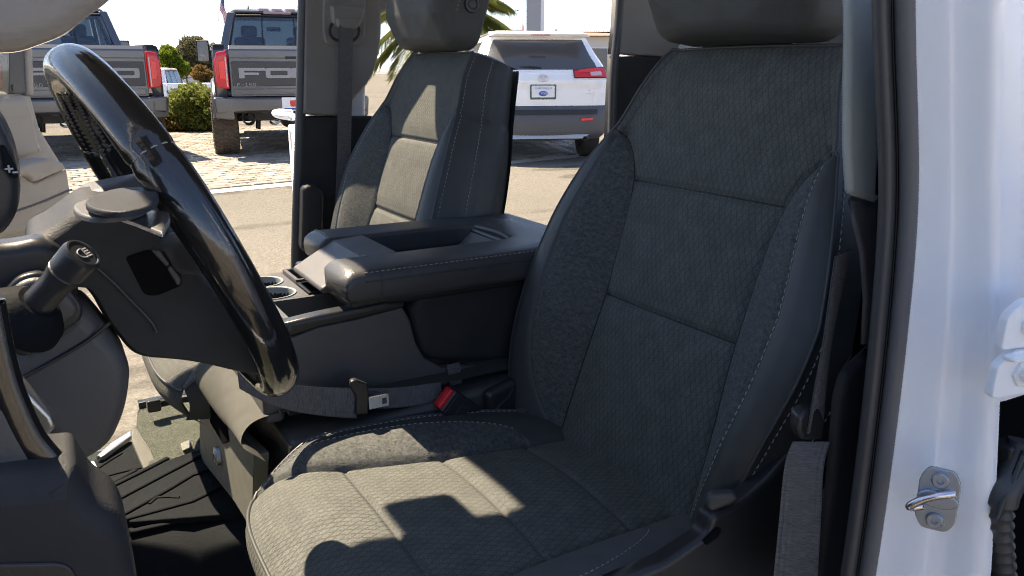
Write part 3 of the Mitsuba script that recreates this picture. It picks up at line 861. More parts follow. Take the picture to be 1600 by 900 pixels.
# cup holder plate with two cups
def plate_with_cups():
    pl = sg.box(.225, 1.224, .335, 1.380)
    cups = [sg.Point(.285, 1.262).buffer(.036, 24), sg.Point(.285, 1.342).buffer(.036, 24)]
    return pl.difference(shapely.union_all(cups)), cups
pl_, cups_ = plate_with_cups()
ex = trimesh.creation.extrude_polygon(pl_, .008, engine='earcut')
part(CON, 'cup_plate', move(ex, (0, 0, zb - .004)), 'console_grey', 'grey plate with two cup holders')
for c in cups_:
    x, y = c.centroid.x, c.centroid.y
    part(CON, 'cup_ring', move(disc_lathe([(.0355, -.01), (.0355, .0045), (.037, .006), (.039, .006), (.040, .004)], 36), (x, y, zb)), 'trim_grey', smooth=50)
    part(CON, 'cup_well', move(disc_lathe([(.0358, .0), (.033, -.06), (.0, -.06)], 30), (x, y, zb)), 'smooth_black', smooth=50)
part(CON, 'side_bin', bin_frame(.343, .415, 1.236, 1.30, zb + .006, .05, .006), 'smooth_black')
part(CON, 'side_bin', bin_frame(.343, .415, 1.312, 1.385, zb + .010, .05, .006), 'console_grey')
part(CON, 'front_face', rbox((.236, 1.232, .775), (.03, .296, .13), .008), 'console_grey')
part(CON, 'inner_body', box((.46, 1.235, .745), (.40, .27, .07)), 'smooth_black')

# ------------------------------------------------------------------ middle seat base under the console
MB = thing('middle_seat_base', 'grey lockable seat base with a black cushion under the console', 'seat')
fp = np.array([(0.2, 1.569, 0.6112), (0.2, 1.424, 0.6198), (0.2, 1.27, 0.6373), (0.2, 1.156, 0.6606), (0.2, 1.068, 0.6765), (0.2, 1.148, 0.5124), (0.2, 1.19, 0.5068), (0.2, 1.277, 0.4948), (0.2, 1.447, 0.4559), (0.2, 1.661, 0.4052)])
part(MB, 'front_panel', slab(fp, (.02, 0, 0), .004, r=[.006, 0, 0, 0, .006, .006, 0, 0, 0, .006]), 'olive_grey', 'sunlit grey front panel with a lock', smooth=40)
part(MB, 'body', hull([(.25, 1.16, .45), (.25, 1.58, .45), (.25, 1.16, .62), (.25, 1.56, .60), (.62, 1.12, .45), (.62, 1.58, .45), (.62, 1.12, .63), (.62, 1.56, .60)], .02), 'black_plastic')
part(MB, 'cushion_side', hull([(.245, 1.05, .50), (.245, 1.4, .50), (.255, 1.05, .685), (.255, 1.4, .69), (.64, 1.04, .50), (.64, 1.4, .50), (.64, 1.04, .715), (.64, 1.4, .72)], .012), 'seat_vinyl', smooth=50)
lc = np.array((0.197, 1.392, 0.5338))
part(MB, 'lock', at_axis(disc_lathe([(0, .006), (.010, .006), (.012, .0045), (.0155, .0045), (.017, .002), (.017, -.004)][::-1], 30), lc, (-1, 0, 0)), 'steel', 'round metal lock', smooth=40)
part(MB, 'key_slot', box(lc - np.array([.0062, 0, 0]), (.002, .002, .010)), 'smooth_black')
hs_ = np.array([(0.197, 1.434, 0.628), (0.197, 1.375, 0.6367), (0.197, 1.274, 0.6412), (0.197, 1.265, 0.6151), (0.197, 1.321, 0.5868), (0.197, 1.442, 0.5785)])
part(MB, 'handle_recess', slab(hs_, (.002, 0, 0), .0008, r=.004), 'cavity')
# cushion: soft wedge from the panel's top edge up to the console side
lo = np.array([(0.19, 1.511, 0.6412), (0.19, 1.35, 0.6547), (0.19, 1.204, 0.6707), (0.19, 1.087, 0.6942), (0.19, 1.005, 0.7065)])
hi = np.array([(.205, 1.50, .690), (.205, 1.38, .708), (.205, 1.28, .718), (.205, 1.17, .722), (.205, 1.08, .722)])
bk = np.array([(.30, 1.58, .735), (.31, 1.40, .745), (.32, 1.28, .745), (.32, 1.16, .742), (.32, 1.05, .735)])
bb = bk + np.array([.30, 0, 0.0])
prof = [lo + np.array([.012, 0, -.012]), lo + np.array([-.004, 0, .004]), lo * .6 + hi * .4 + np.array([-.018, 0, 0]), hi, hi * .5 + bk * .5 + np.array([0, 0, .004]), bk, bb]
rows = np.array([spline(r, 40) for r in prof])
S = np.stack([spline(rows[:, j], 50) for j in range(40)], 1)
part(MB, 'cushion', grid(S), 'middle_cushion', smooth=True)
part(MB, 'stitching', stitches(spline(S[22] + np.array([0, 0, .0005]), 100), unit([-.5, 0, .8])), 'thread', smooth=True)


# ================================================================== belts and buckles
def web_uv(path, width_len, rows=6):
    p = np.asarray(path, float)
    t = np.r_[0, np.cumsum(np.linalg.norm(np.diff(p, axis=0), axis=1))]
    s = np.r_[np.linspace(-.5, .5, rows), np.linspace(.5, -.5, rows)] * width_len
    return np.stack(np.broadcast_arrays(s[None, :], t[:, None]), -1).reshape(-1, 2)


def webbing(path, width, n=60):
    p = spline(path, n)
    w = np.asarray(width, float)
    w = w if w.ndim == 1 else spline(w, n)
    return ribbon(p, w), web_uv(p, np.linalg.norm(w) if w.ndim == 1 else np.linalg.norm(w[0]))


# passenger shoulder belt hanging down the pillar
PB = thing('passenger_belt', 'dark grey shoulder belt hanging from the passenger side pillar', 'seat belt')
m, uv = webbing([(0.668, 1.948, 1.303), (0.6639, 1.948, 1.259), (0.6555, 1.948, 1.139), (0.6434, 1.948, 0.9836), (0.6311, 1.948, 0.8558), (0.6157, 1.948, 0.7078)], np.array([.038, .008, 0]))
part(PB, 'webbing', m, 'webbing', smooth=True, uv=uv)
# driver belt beside the seat: from the guide down to the floor, tongue at its stop
DBt = thing('driver_belt', 'grey shoulder belt hanging beside the driver seat at the white pillar', 'seat belt')
pa = np.array([(0.6055, 0.455, 1.043), (0.6013, 0.455, 1.005), (0.5967, 0.455, 0.9566), (0.5937, 0.455, 0.9132), (0.593, 0.455, 0.8759)])
m, uv = webbing(pa, np.array([[.040, .014, 0], [.040, .018, 0], [.039, .020, 0], [.037, .016, 0], [.036, .012, 0]]))
part(DBt, 'webbing', m, 'webbing', smooth=True, uv=uv)
pb = np.array([(0.5858, 0.452, 0.8644), (0.5797, 0.452, 0.8462), (0.58, 0.452, 0.8059), (0.5823, 0.452, 0.7567), (0.5847, 0.452, 0.6984)])
m, uv = webbing(pb, np.array([[.030, -.018, .0], [.028, -.022, 0], [.026, -.027, 0], [.025, -.030, 0], [.030, -.030, 0]]))
part(DBt, 'webbing', m, 'webbing', smooth=True, uv=uv)
tg = np.array([(0.5637, 0.45, 0.8949), (0.5638, 0.45, 0.8822), (0.5705, 0.45, 0.8703), (0.5997, 0.45, 0.8619), (0.6014, 0.45, 0.8798), (0.5928, 0.45, 0.896), (0.5731, 0.45, 0.9004)])
TG = part(DBt, 'tongue', slab(tg, (.004, .014, 0), .004, r=.004), 'smooth_black', 'black belt tongue', smooth=50)
part(TG, 'stop_plate', slab(np.array([(0.5908, 0.4495, 0.8643), (0.5926, 0.4495, 0.8333), (0.5994, 0.4495, 0.8301), (0.5974, 0.4495, 0.8613)]), (.002, .004, 0), .0008), 'smooth_black')

# middle lap belt lying across the middle seat with its tongue
LB = thing('middle_belt', 'ribbed grey lap belt with a black tongue lying across the middle seat', 'seat belt')
m, uv = webbing([(0.1812, 1.03, 0.8106), (0.2188, 1.03, 0.7828), (0.2694, 1.03, 0.7599), (0.3142, 1.03, 0.7464), (0.3384, 1.03, 0.7402)], np.array([[0, .004, .030], [0, .003, .036], [0, 0, .043], [0, 0, .046], [0, 0, .047]]))
part(LB, 'webbing', m, 'webbing', smooth=True, uv=uv)
m, uv = webbing([(0.3631, 1.045, 0.7373), (0.3966, 1.045, 0.7301), (0.4376, 1.045, 0.7255), (0.4802, 1.045, 0.7228)], np.array([0, .006, .030]))
part(LB, 'webbing', m, 'webbing', smooth=True, uv=uv)
tp = np.array([(0.3301, 1.022, 0.777), (0.3377, 1.022, 0.7793), (0.3561, 1.022, 0.7688), (0.3562, 1.022, 0.7511), (0.3538, 1.022, 0.7219), (0.3348, 1.022, 0.7243), (0.3372, 1.022, 0.7532), (0.3296, 1.022, 0.7684)])
TP = part(LB, 'tongue', slab(tp, (0, .010, 0), .003, r=.003), 'smooth_black', smooth=50)
tb = sg.Polygon([(0, 0), (.030, 0), (.030, .018), (0, .020)]).difference(sg.box(.020, .004, .027, .013))
ex = trimesh.creation.extrude_polygon(tb, .0022, engine='earcut')
o = np.array((0.3548, 1.021, 0.7301))
part(TP, 'latch_plate', move(ex, o, mat=np.array([[1, 0, 0], [0, 0, 1], [0, 1, 0]])), 'steel', 'metal latch plate')
part(TP, 'bright_edge', box(o + np.array([.013, -.001, .0195]), (.026, .003, .0016)), 'chrome')

# buckles
BK = thing('driver_buckle', 'black seat belt buckle with a red release button beside the driver cushion', 'seat belt buckle')
fw = unit(np.array((0.4576, 1.03, 0.7371)) - np.array((0.5405, 1.03, 0.6614))); sd = unit(np.cross(fw, [0, 1, 0])); 
R = np.stack([fw, np.array([0, 1.0, 0]), sd], 1)
cb = np.array((0.4959, 1.02, 0.7023))
part(BK, 'case', rbox(cb, (.060, .022, .040), .004, R), 'smooth_black', smooth=40)
part(BK, 'case_rib', rbox(cb + fw * .021 - np.array([0, .0105, 0]), (.004, .003, .037), .001, R), 'black_plastic')
part(BK, 'case_badge', rbox(cb - fw * .004 - np.array([0, .0108, 0]), (.022, .002, .020), .0008, R), 'black_plastic')
part(BK, 'release_button', rbox(cb + fw * .0315, (.009, .018, .034), .0025, R), 'red_plastic', 'red release button', smooth=50)
part(BK, 'button_slot', rbox(cb + fw * .0365 - np.array([0, .003, 0]), (.002, .004, .026), .0008, R), 'red_plastic')
part(BK, 'stalk', tube(spline([cb - fw * .026, cb - fw * .05 - np.array([0, 0, .004]), cb - fw * .085 - np.array([0, 0, .03])], 20), .011, 12, flat=.5), 'black_plastic', smooth=True)
B2 = thing('middle_belt_strap', 'short upright grey strap of webbing behind the red buckle', 'seat belt')
m, uv = webbing([(0.5137, 1.072, 0.7538), (0.5165, 1.072, 0.7295), (0.5184, 1.072, 0.7073)], np.array([.022, 0, 0]), 12)
part(B2, 'webbing', m, 'webbing', smooth=True, uv=uv)
B3 = thing('second_buckle', 'low black belt buckle in the shade behind the red buckle', 'seat belt buckle')
c3 = np.array((0.571, 1.02, 0.6988))
R3 = frame((-.5, .1, .75), (0, -1, 0))
part(B3, 'case', hull([c3 + np.array([-.02, 0, .012]), c3 + np.array([.018, 0, .022]), c3 + np.array([.03, 0, -.03]), c3 + np.array([-.012, 0, -.04])], .011), 'smooth_black', smooth=50)
part(B3, 'trim_edge', tube(spline([c3 + np.array([-.026, -.011, -.035]), c3 + np.array([-.012, -.012, -.005]), c3 + np.array([.004, -.012, .006]), c3 + np.array([.016, -.012, .022])], 24), .002, 8), 'black_plastic', smooth=True)

# plastic side shield of the driver seat base (outer side) and inner shield
SB = 'bucket_seat'
sh = np.array([(0.4346, 0.5468, 0.7045), (0.4952, 0.5411, 0.7127), (0.5474, 0.5367, 0.7311), (0.5516, 0.5374, 0.7521), (0.5746, 0.5352, 0.7546), (0.5994, 0.5331, 0.7635), (0.6245, 0.5313, 0.7778), (0.6513, 0.5297, 0.7988), (0.6774, 0.5276, 0.8099), (0.6915, 0.5165, 0.6183), (0.465, 0.5416, 0.6628)])
SS = part(SB, 'side_shield', slab(sh, (0, .02, 0), .008, r=[0, 0, .01, .01, 0, 0, 0, 0, .02, 0, 0]), 'smooth_black', 'shiny black plastic shield low on the outer side of the seat', smooth=60)
rb = np.array([(0.5405, 0.5348, 0.7276), (0.544, 0.5341, 0.7208), (0.5602, 0.5328, 0.7277), (0.5632, 0.5328, 0.7351), (0.5581, 0.5335, 0.7386)])
part(SS, 'recess', slab(rb, (0, .002, 0), .0006, r=.002), 'cavity')
ish = np.array([(0.5449, 1, 0.6659), (0.5677, 1, 0.6801), (0.6143, 1, 0.7002), (0.6385, 1, 0.6752), (0.666, 1, 0.6408), (0.6894, 1, 0.6066), (0.6517, 1, 0.6044)])
part(SB, 'inner_shield', slab(ish, (0, -.02, 0), .004, r=.004), 'console_grey', smooth=50)
ft = np.array([(0.5539, 0.5458, 0.7545), (0.5518, 0.5474, 0.7656), (0.5562, 0.5441, 0.7719), (0.5749, 0.5301, 0.7743), (0.5794, 0.5267, 0.7687), (0.5725, 0.5319, 0.7606), (0.5573, 0.5433, 0.751)])
part(SB, 'cover_flap', slab(ft, (.006, .008, 0), .004, r=.004), 'seat_vinyl', smooth=50)


# ================================================================== steering wheel, column, stalk
WC = np.array([.095, .785, 1.055]); TILT = math.radians(24.4)
wu = np.array([-math.sin(TILT), 0, math.cos(TILT)]); wn = np.array([math.cos(TILT), 0, math.sin(TILT)])
YAW = math.radians(4.5)
wx = np.array([0, 1.0, 0]) * math.cos(YAW) - wn * math.sin(YAW)
wn = np.cross(wx, wu)
def wheel_pt(r, a, d=0.0):
    return WC + r * (np.sin(a)[..., None] * wx + np.cos(a)[..., None] * wu) + np.asarray(d)[..., None] * wn
SW = unit_part(CAB, 'steering_wheel', 'glossy black leather steering wheel seen from its side at left')
RW = .166
ang = np.linspace(0, 2 * PI, 161)[:-1]
sec = np.linspace(0, 2 * PI, 25)[:-1]
P = np.zeros((160, 24, 3))
for i, a in enumerate(ang):
    rad = np.sin(a) * wx + np.cos(a) * wu
    grip = 1 + .10 * math.exp(-((abs(math.remainder(a, 2 * PI)) - 1.15) / .35) ** 2)
    rr, dd = .0146 * grip, .0175 * grip
    for sm in (1.02, 2.25, -1.02, -2.25):
        k = .07 * math.exp(-(math.remainder(a - sm, 2 * PI) / .010) ** 2)
        rr *= 1 - k; dd *= 1 - k
    P[i] = WC + RW * rad + np.cos(sec)[:, None] * rr * rad + np.sin(sec)[:, None] * dd * wn
v, f = grid(P, True, True)
part(SW, 'rim', (v, f), 'gloss_black', smooth=True)
# perforated leather inlay facing the hub: rows of small dimples
dots = []
for a in np.arange(.40, 1.95, .040):
    for side in (1,):
        for j, s in enumerate(np.linspace(PI - .95, PI + .95, 6)):
            aa = side * (a + .020 * (j % 2))
            rad = np.sin(aa) * wx + np.cos(aa) * wu
            c = WC + RW * rad + math.cos(s) * .0150 * rad + math.sin(s) * .0178 * wn
            n_ = unit(math.cos(s) * rad + math.sin(s) * wn)
            dots.append(at_axis(disc_lathe([(.0027, 0), (.0021, .0007), (0, .0009)], 6), c, n_))
part(SW, 'perforation', join(*dots), 'perforated_leather', kind='stuff', smooth=False)
for sm in (1.02, -1.02):
    s = np.linspace(-PI, PI, 40)
    rad = np.sin(sm) * wx + np.cos(sm) * wu
    q = WC + RW * rad + np.cos(s)[:, None] * .0149 * rad + np.sin(s)[:, None] * .0178 * wn
    part(SW, 'stitching', stitches(q, unit(rad)), 'thread', smooth=True)
# hub with airbag cover and spokes
hub = [wheel_pt(np.array(r), np.array(a), np.array(d)) for r, a, d in ((.060, .5, -.040), (.060, -.5, -.040), (.065, 1.9, -.035), (.065, -1.9, -.035), (.045, 0, -.005), (.045, 1.57, -.002), (.045, -1.57, -.002), (.055, PI, -.012))]
part(SW, 'airbag_cover', hull(hub, .018), 'console_grey', smooth=50)
for a in (1.50, -1.50):
    q = [wheel_pt(np.array(r), np.array(a + .12 * b), np.array(d)) for r, b, d in ((.05, 1, -.03), (.05, -1, -.03), (.165, .6, -.006), (.165, -.6, -.006))]
    part(SW, 'spoke', hull(q, .009), 'brushed_metal', 'silver spoke', smooth=50)
q = [wheel_pt(np.array(r), np.array(PI + b), np.array(d)) for r, b, d in ((.06, .3, -.03), (.06, -.3, -.03), (.165, .16, -.008), (.165, -.16, -.008))]
part(SW, 'spoke', hull(q, .009), 'gloss_black', smooth=50)

SCo = thing('steering_column', 'black steering column shroud with a square recess in its side, its top in the sun', 'steering column')
prof = np.array([(-0.02107, 0.68, 1.074), (-0.01108, 0.68, 1.082), (0.003952, 0.68, 1.091), (0.02007, 0.68, 1.101), (0.04205, 0.68, 1.102), (0.06827, 0.68, 1.093), (0.07742, 0.68, 1.082), (0.09266, 0.68, 1.051), (0.1142, 0.68, 1.013), (0.1394, 0.68, 0.9658), (0.1509, 0.68, 0.9355), (0.09852, 0.68, 0.9552), (0.05957, 0.68, 0.9683), (0.04215, 0.68, 0.976), (0.03149, 0.68, 0.9931), (0.02247, 0.68, 1.013), (0.008203, 0.68, 1.041), (-0.01658, 0.68, 1.047)])
c2 = spline(prof, 120, closed=True)
ctr = c2.mean(0)
lay = []
for dy, k in ((0, .90), (.003, .95), (.010, .985), (.020, 1.0), (.10, 1.0), (.125, .965), (.14, .90)):
    lay.append(ctr + (c2 - ctr) * k + np.array([0, dy, 0]))
L = np.array(lay)
v, f = grid(L, False, True)
n = 120
v = np.vstack([v, L[0].mean(0), L[-1].mean(0)])
i = np.arange(n)
f = np.vstack([f, np.stack([i * 0 + 7 * n, (i + 1) % n, i], 1), np.stack([i * 0 + 7 * n + 1, 6 * n + i, 6 * n + (i + 1) % n], 1)])
part(SCo, 'shroud', clean((v, f)), 'black_plastic', smooth=40)
rc = np.array([(0.044, 0.6775, 1.059), (0.06103, 0.6775, 1.063), (0.07018, 0.6775, 1.061), (0.08316, 0.6775, 1.039), (0.0824, 0.6775, 1.031), (0.06247, 0.6775, 1.025), (0.05416, 0.6775, 1.027)])
RCs = part(SCo, 'recess', slab(rc, (0, .004, 0), .0008, r=.004), 'cavity', 'black square recess', smooth=40)
part(RCs, 'switch', slab(np.array([(0.06263, 0.6755, 1.063), (0.0691, 0.6755, 1.062), (0.07538, 0.6755, 1.05), (0.07234, 0.6755, 1.048)]), (0, .004, 0), .0015, r=.002), 'console_grey', smooth=40)
part(RCs, 'switch', slab(np.array([(0.0727, 0.6755, 1.047), (0.07574, 0.6755, 1.049), (0.0827, 0.6755, 1.037), (0.0812, 0.6755, 1.032), (0.07875, 0.6755, 1.032)]), (0, .004, 0), .0015, r=.002), 'console_grey', smooth=40)
# pad on top of the column, below the wheel
tp = spline([(0.0191, 0.5966, 1.116), (0.02761, 0.631, 1.116), (0.04616, 0.657, 1.116), (0.06215, 0.6516, 1.116), (0.06658, 0.619, 1.116), (0.05247, 0.5564, 1.116), (0.03649, 0.5434, 1.116), (0.02346, 0.5619, 1.116)], 48, closed=True)
part(SCo, 'top_cover', slab(tp, (0, 0, -.004), .0018), 'black_plastic', 'oval pad on top of the column', smooth=50)
tp = spline([(0.0123, 0.6286, 1.109), (0.01901, 0.6541, 1.109), (0.03549, 0.6692, 1.109), (0.05422, 0.6371, 1.109), (0.05196, 0.5874, 1.109), (0.03343, 0.5698, 1.109), (0.01986, 0.5777, 1.109)], 48, closed=True)
part(SCo, 'top_cover', slab(tp, (0, 0, -.004), .0018), 'console_grey', smooth=50)
tp = np.array([(0.03344, 0.6138, 1.104), (0.04614, 0.6247, 1.104), (0.07019, 0.6076, 1.104), (0.06771, 0.5767, 1.104), (0.05603, 0.5225, 1.104), (0.04623, 0.5675, 1.104)])
part(SCo, 'blade', slab(tp, (0, 0, -.003), .0012, r=.006), 'brushed_metal', 'silver blade on the column top', smooth=50)
# seam line of the shroud
part(SCo, 'parting_line', tube(spline([(0.02346, 0.6765, 1.053), (0.03278, 0.6765, 1.041), (0.044, 0.6765, 1.024), (0.05716, 0.6765, 1.003), (0.05958, 0.6765, 0.9948)], 40), .0012, 6), 'seal_rubber', smooth=True)

# stalk
STK = thing('turn_signal_stalk', 'black stalk with a ringed end and a lamp symbol, left of the steering column', 'stalk')
s0, s1 = np.array((-0.02256, 0.625, 1.039)), np.array((0.01286, 0.6, 1.08))
ax = unit(s1 - s0); Ls = np.linalg.norm(s1 - s0)
pr_ = [(0, -.012), (.0120, -.012), (.0105, Ls * .15), (.0100, Ls * .50), (.0118, Ls * .66), (.0124, Ls * .70), (.0116, Ls * .715), (.0124, Ls * .73), (.0130, Ls * .98), (.0118, Ls * 1.03), (.0105, Ls * 1.035), (.0100, Ls * 1.02), (0, Ls * 1.02)]
part(STK, 'handle', at_axis(disc_lathe(pr_[::-1], 36), s0, ax), 'smooth_black', smooth=40)
# lamp symbol printed on the end
e = s0 + ax * (Ls * 1.02 + .0006)
# the symbol lies on the end cap: bars and a D
xa = unit(np.cross(ax, [0, 0, 1])); ya = np.cross(xa, ax)
def sym(pts): return [e + a * xa + b * ya for a, b in pts]
part(STK, 'symbol', join(*[slab(sym([(-.0062, b - .0005), (-.0020, b - .0005), (-.0020, b + .0005), (-.0062, b + .0005)]), -ax * .0004, .0001) for b in (-.003, -.001, .001, .003)],
     tube(np.array(sym([(-.001, -.0035), (-.001, .0035)] + [(.0005 + .0048 * math.sin(t), .0035 * math.cos(t)) for t in np.linspace(0, PI, 14)] + [(-.001, -.0035)])), .00045, 6)), 'thread', 'lamp symbol')
part(STK, 'boot', at_axis(disc_lathe([(.0, .010), (.014, .010), (.020, .004), (.026, -.004), (.027, -.012)][::-1], 32), s0, ax), 'rubber', smooth=40)
bz = np.array([(-0.03863, 0.645, 1.044), (-0.02726, 0.645, 1.056), (-0.01445, 0.645, 1.058), (-0.0007003, 0.645, 1.047), (0.006603, 0.645, 1.033), (0.004815, 0.645, 1.026), (-0.0304, 0.645, 1.005), (-0.03679, 0.645, 1.01), (-0.04097, 0.645, 1.03)])
part(STK, 'bezel', slab(bz, (0, .02, 0), .005, r=.006), 'console_grey', smooth=50)
bz2 = np.array([(-0.04205, 0.65, 1.045), (-0.02772, 0.65, 1.059), (-0.01328, 0.65, 1.061), (0.002086, 0.65, 1.048), (0.00983, 0.65, 1.031), (0.007782, 0.65, 1.021), (-0.03221, 0.65, 0.9982), (-0.04082, 0.65, 1.005), (-0.04389, 0.65, 1.027)])
part(STK, 'bezel', slab(bz2, (0, .012, 0), .003, r=.006), 'smooth_black', smooth=50)

# ------------------------------------------------------------------ dashboard end and knee panel
kp = np.array([(-0.06276, 0.66, 1.001), (-0.0311, 0.66, 1.001), (0.008504, 0.66, 1.033), (0.02275, 0.66, 1.008), (0.03738, 0.66, 0.9758), (0.03269, 0.66, 0.9508), (0.02693, 0.66, 0.9329), (0.01636, 0.66, 0.9133), (0.003515, 0.66, 0.9049), (-0.009553, 0.66, 0.9006), (-0.01979, 0.66, 0.9131), (-0.04135, 0.66, 0.9563), (-0.06559, 0.66, 0.9816)])
part(DB, 'knee_panel', slab(kp, (0, .06, 0), .012, r=.012), 'console_grey', 'dark grey knee panel below the column', smooth=50)
kt = np.array([(-0.06231, 0.665, 1.056), (-0.05821, 0.665, 1.084), (-0.0361, 0.665, 1.079), (-0.009888, 0.665, 1.082), (0.003143, 0.665, 1.072), (0.009257, 0.665, 1.054), (0.008569, 0.665, 1.032), (-0.03134, 0.665, 0.9993), (-0.06323, 0.665, 0.9992)])
part(DB, 'column_surround', slab(kt, (0, .025, 0), .010, r=.01), 'smooth_black', smooth=50)
part(DB, 'knee_seam', tube(spline([(-0.04243, 0.6585, 0.9774), (-0.01617, 0.6585, 0.9895), (0.01108, 0.6585, 1.003), (0.02645, 0.6585, 1.014)], 30), .0015, 6), 'smooth_black', smooth=True)
# lever (light grey) between strip and knee panel
lv = np.array([(-0.03711, 0.6, 0.9978), (-0.03257, 0.6, 0.9932), (-0.01869, 0.6, 0.9666), (-0.0183, 0.6, 0.9607), (-0.02605, 0.6, 0.952), (-0.02914, 0.6, 0.9575), (-0.03241, 0.6, 0.9726)])
part(DB, 'release_lever', slab(lv, (0, .02, 0), .003, r=.004), 'brushed_metal', 'light metal release lever', smooth=40)

# --- door seal strip and kick panel close to the camera, lower left
st_ = spline([(-0.03857, 0.5, 1.08), (-0.03733, 0.5, 1.038), (-0.03432, 0.5, 1.016), (-0.02942, 0.5, 0.9952), (-0.02329, 0.5, 0.9815), (-0.01353, 0.5, 0.9606)], 60)
KP = thing('kick_panel', 'dark grey sill and kick panel in the lower left corner with a black door seal', 'trim panel')
part(KP, 'door_seal', tube(st_, .0075, 14, flat=1.3), 'gloss_black', 'glossy black door seal strip', smooth=True)
part(KP, 'inner_panel', slab(np.array([(-0.04463, 0.515, 1.074), (-0.03806, 0.515, 1.027), (-0.03335, 0.515, 1.002), (-0.02637, 0.515, 0.9818), (-0.01383, 0.515, 0.9543), (-0.01282, 0.515, 0.9514), (-0.0307, 0.515, 0.9547), (-0.03802, 0.515, 0.9449), (-0.0686, 0.515, 0.954)]), (0, .02, 0), .004), 'black_plastic', smooth=50)
k1 = np.array([(-0.06043, 0.47, 0.9899), (-0.03187, 0.47, 0.9877), (-0.01706, 0.47, 0.9848), (-0.00841, 0.47, 0.9841), (-0.001011, 0.47, 0.9611), (0.009435, 0.47, 0.9489), (0.0141, 0.47, 0.9336), (0.01494, 0.47, 0.9074), (0.01514, 0.47, 0.8646), (-0.07389, 0.47, 0.9008)])
part(KP, 'sill_panel', slab(k1, (0, .06, 0), .016, r=[0, .01, .01, .01, .02, .02, .02, .01, 0, 0]), 'black_plastic', smooth=60)
k2 = np.array([(-0.06697, 0.468, 0.9458), (-0.02393, 0.468, 0.9327), (-0.01815, 0.468, 0.9282), (-0.01541, 0.468, 0.9193), (-0.01574, 0.468, 0.896), (-0.07127, 0.468, 0.9173)])
part(KP, 'recess', slab(k2, (0, .004, 0), .0015, r=[0, .006, .006, .006, 0, 0]), 'smooth_black', smooth=50)
part(KP, 'inner_panel', hull([(-0.05701, 0.505, 1.027), (-0.04065, 0.505, 1.016), (-0.03432, 0.505, 0.9943), (-0.03397, 0.505, 0.9739), (-0.06407, 0.505, 0.98)], .012), 'console_grey', smooth=50)

# --- control pod at the left edge
CP = thing('control_pod', 'black pod with plus and minus buttons at the left edge', 'control')
cp = np.array([(-0.03376, 0.52, 1.187), (-0.02287, 0.52, 1.183), (-0.01783, 0.52, 1.174), (-0.01444, 0.52, 1.16), (-0.01372, 0.52, 1.143), (-0.01538, 0.52, 1.129), (-0.01959, 0.52, 1.119), (-0.02696, 0.52, 1.11), (-0.04552, 0.52, 1.109)])
part(CP, 'housing', slab(cp, (0, .05, 0), .010, r=.006), 'smooth_black', smooth=50)
bp = np.array([(-0.01957, 0.5185, 1.161), (-0.01804, 0.5185, 1.16), (-0.01425, 0.5185, 1.148), (-0.01413, 0.5185, 1.143), (-0.01632, 0.5185, 1.142), (-0.0202, 0.5185, 1.149)])
BT = part(CP, 'button_plate', slab(bp, (0, .004, 0), .0012, r=.002), 'rubber', smooth=50)
pc = np.array((-0.01786, 0.5165, 1.148))
part(BT, 'plus_mark', join(box(pc, (.0040, .001, .0009)), box(pc, (.0009, .0012, .0040))), 'thread')
part(BT, 'minus_mark', box(np.array((-0.01518, 0.5165, 1.146)), (.0026, .001, .0009)), 'thread')

# --- sun visor / roof trim at the top left corner
SV = thing('sun_visor', 'pale grey sun visor hanging into the top left corner', 'sun visor')
vp = spline([(-0.03637, 0.52, 1.206), (-0.01337, 0.52, 1.209), (-0.004446, 0.52, 1.21), (0.006519, 0.52, 1.214), (0.01792, 0.52, 1.219), (0.02988, 0.52, 1.228), (0.04284, 0.52, 1.238), (0.0642, 0.52, 1.259)], 50)
lay = []
for dy, dz in ((.0, .055), (-.002, .03), (.0, .012), (.008, .002), (.020, 0), (.034, .004), (.045, .016), (.05, .05)):
    lay.append(vp + np.array([0, dy, dz]))
part(SV, 'panel', grid(np.array(lay)), 'visor_cloth', smooth=True)


# ================================================================== floor: mats, sill, carpet
def rounded_path(p):
    p = np.asarray(p, float)
    return np.vstack([p[:1]] + [np.array([a * .15 + b * .85, b, b * .85 + c * .15]) for a, b, c in zip(p[:-2], p[1:-1], p[2:])] + [p[-1:]])


FM = thing('floor_mat', 'black ribbed rubber floor mat over the floor between the seats', 'floor mat')
P0 = [(-0.02246, 1.622, 0.42), (0.2173, 1.685, 0.42), (0.2306, 1.63, 0.42), (0.2467, 1.507, 0.42), (0.2404, 1.368, 0.42), (0.04262, 1.445, 0.42)]
part(FM, 'top_sheet', slab(np.array(P0), (0, 0, -.012), .004, r=.01), 'rubber', smooth=50)
fr = np.array([(0.03837, 1.459, 0.418), (0.1513, 1.449, 0.418), (0.242, 1.376, 0.418)])
lo_ = fr + np.array([-.02, -.16, -.115])
rows = [fr + np.array([0, .01, .002]), fr + np.array([-.003, -.012, -.008]), fr * .5 + lo_ * .5 + np.array([0, -.01, .012]), lo_, lo_ + np.array([0, -.30, -.008])]
part(FM, 'side_slope', grid(np.array([spline(np.array(rows)[:, j], 24) for j in range(3)]).transpose(1, 0, 2)), 'rubber', smooth=True)
def rib(path, r=.0065, n=40):
    return tube(resample(rounded_path(path), n), r, 8, flat=.55, up=(0, 0, 1))
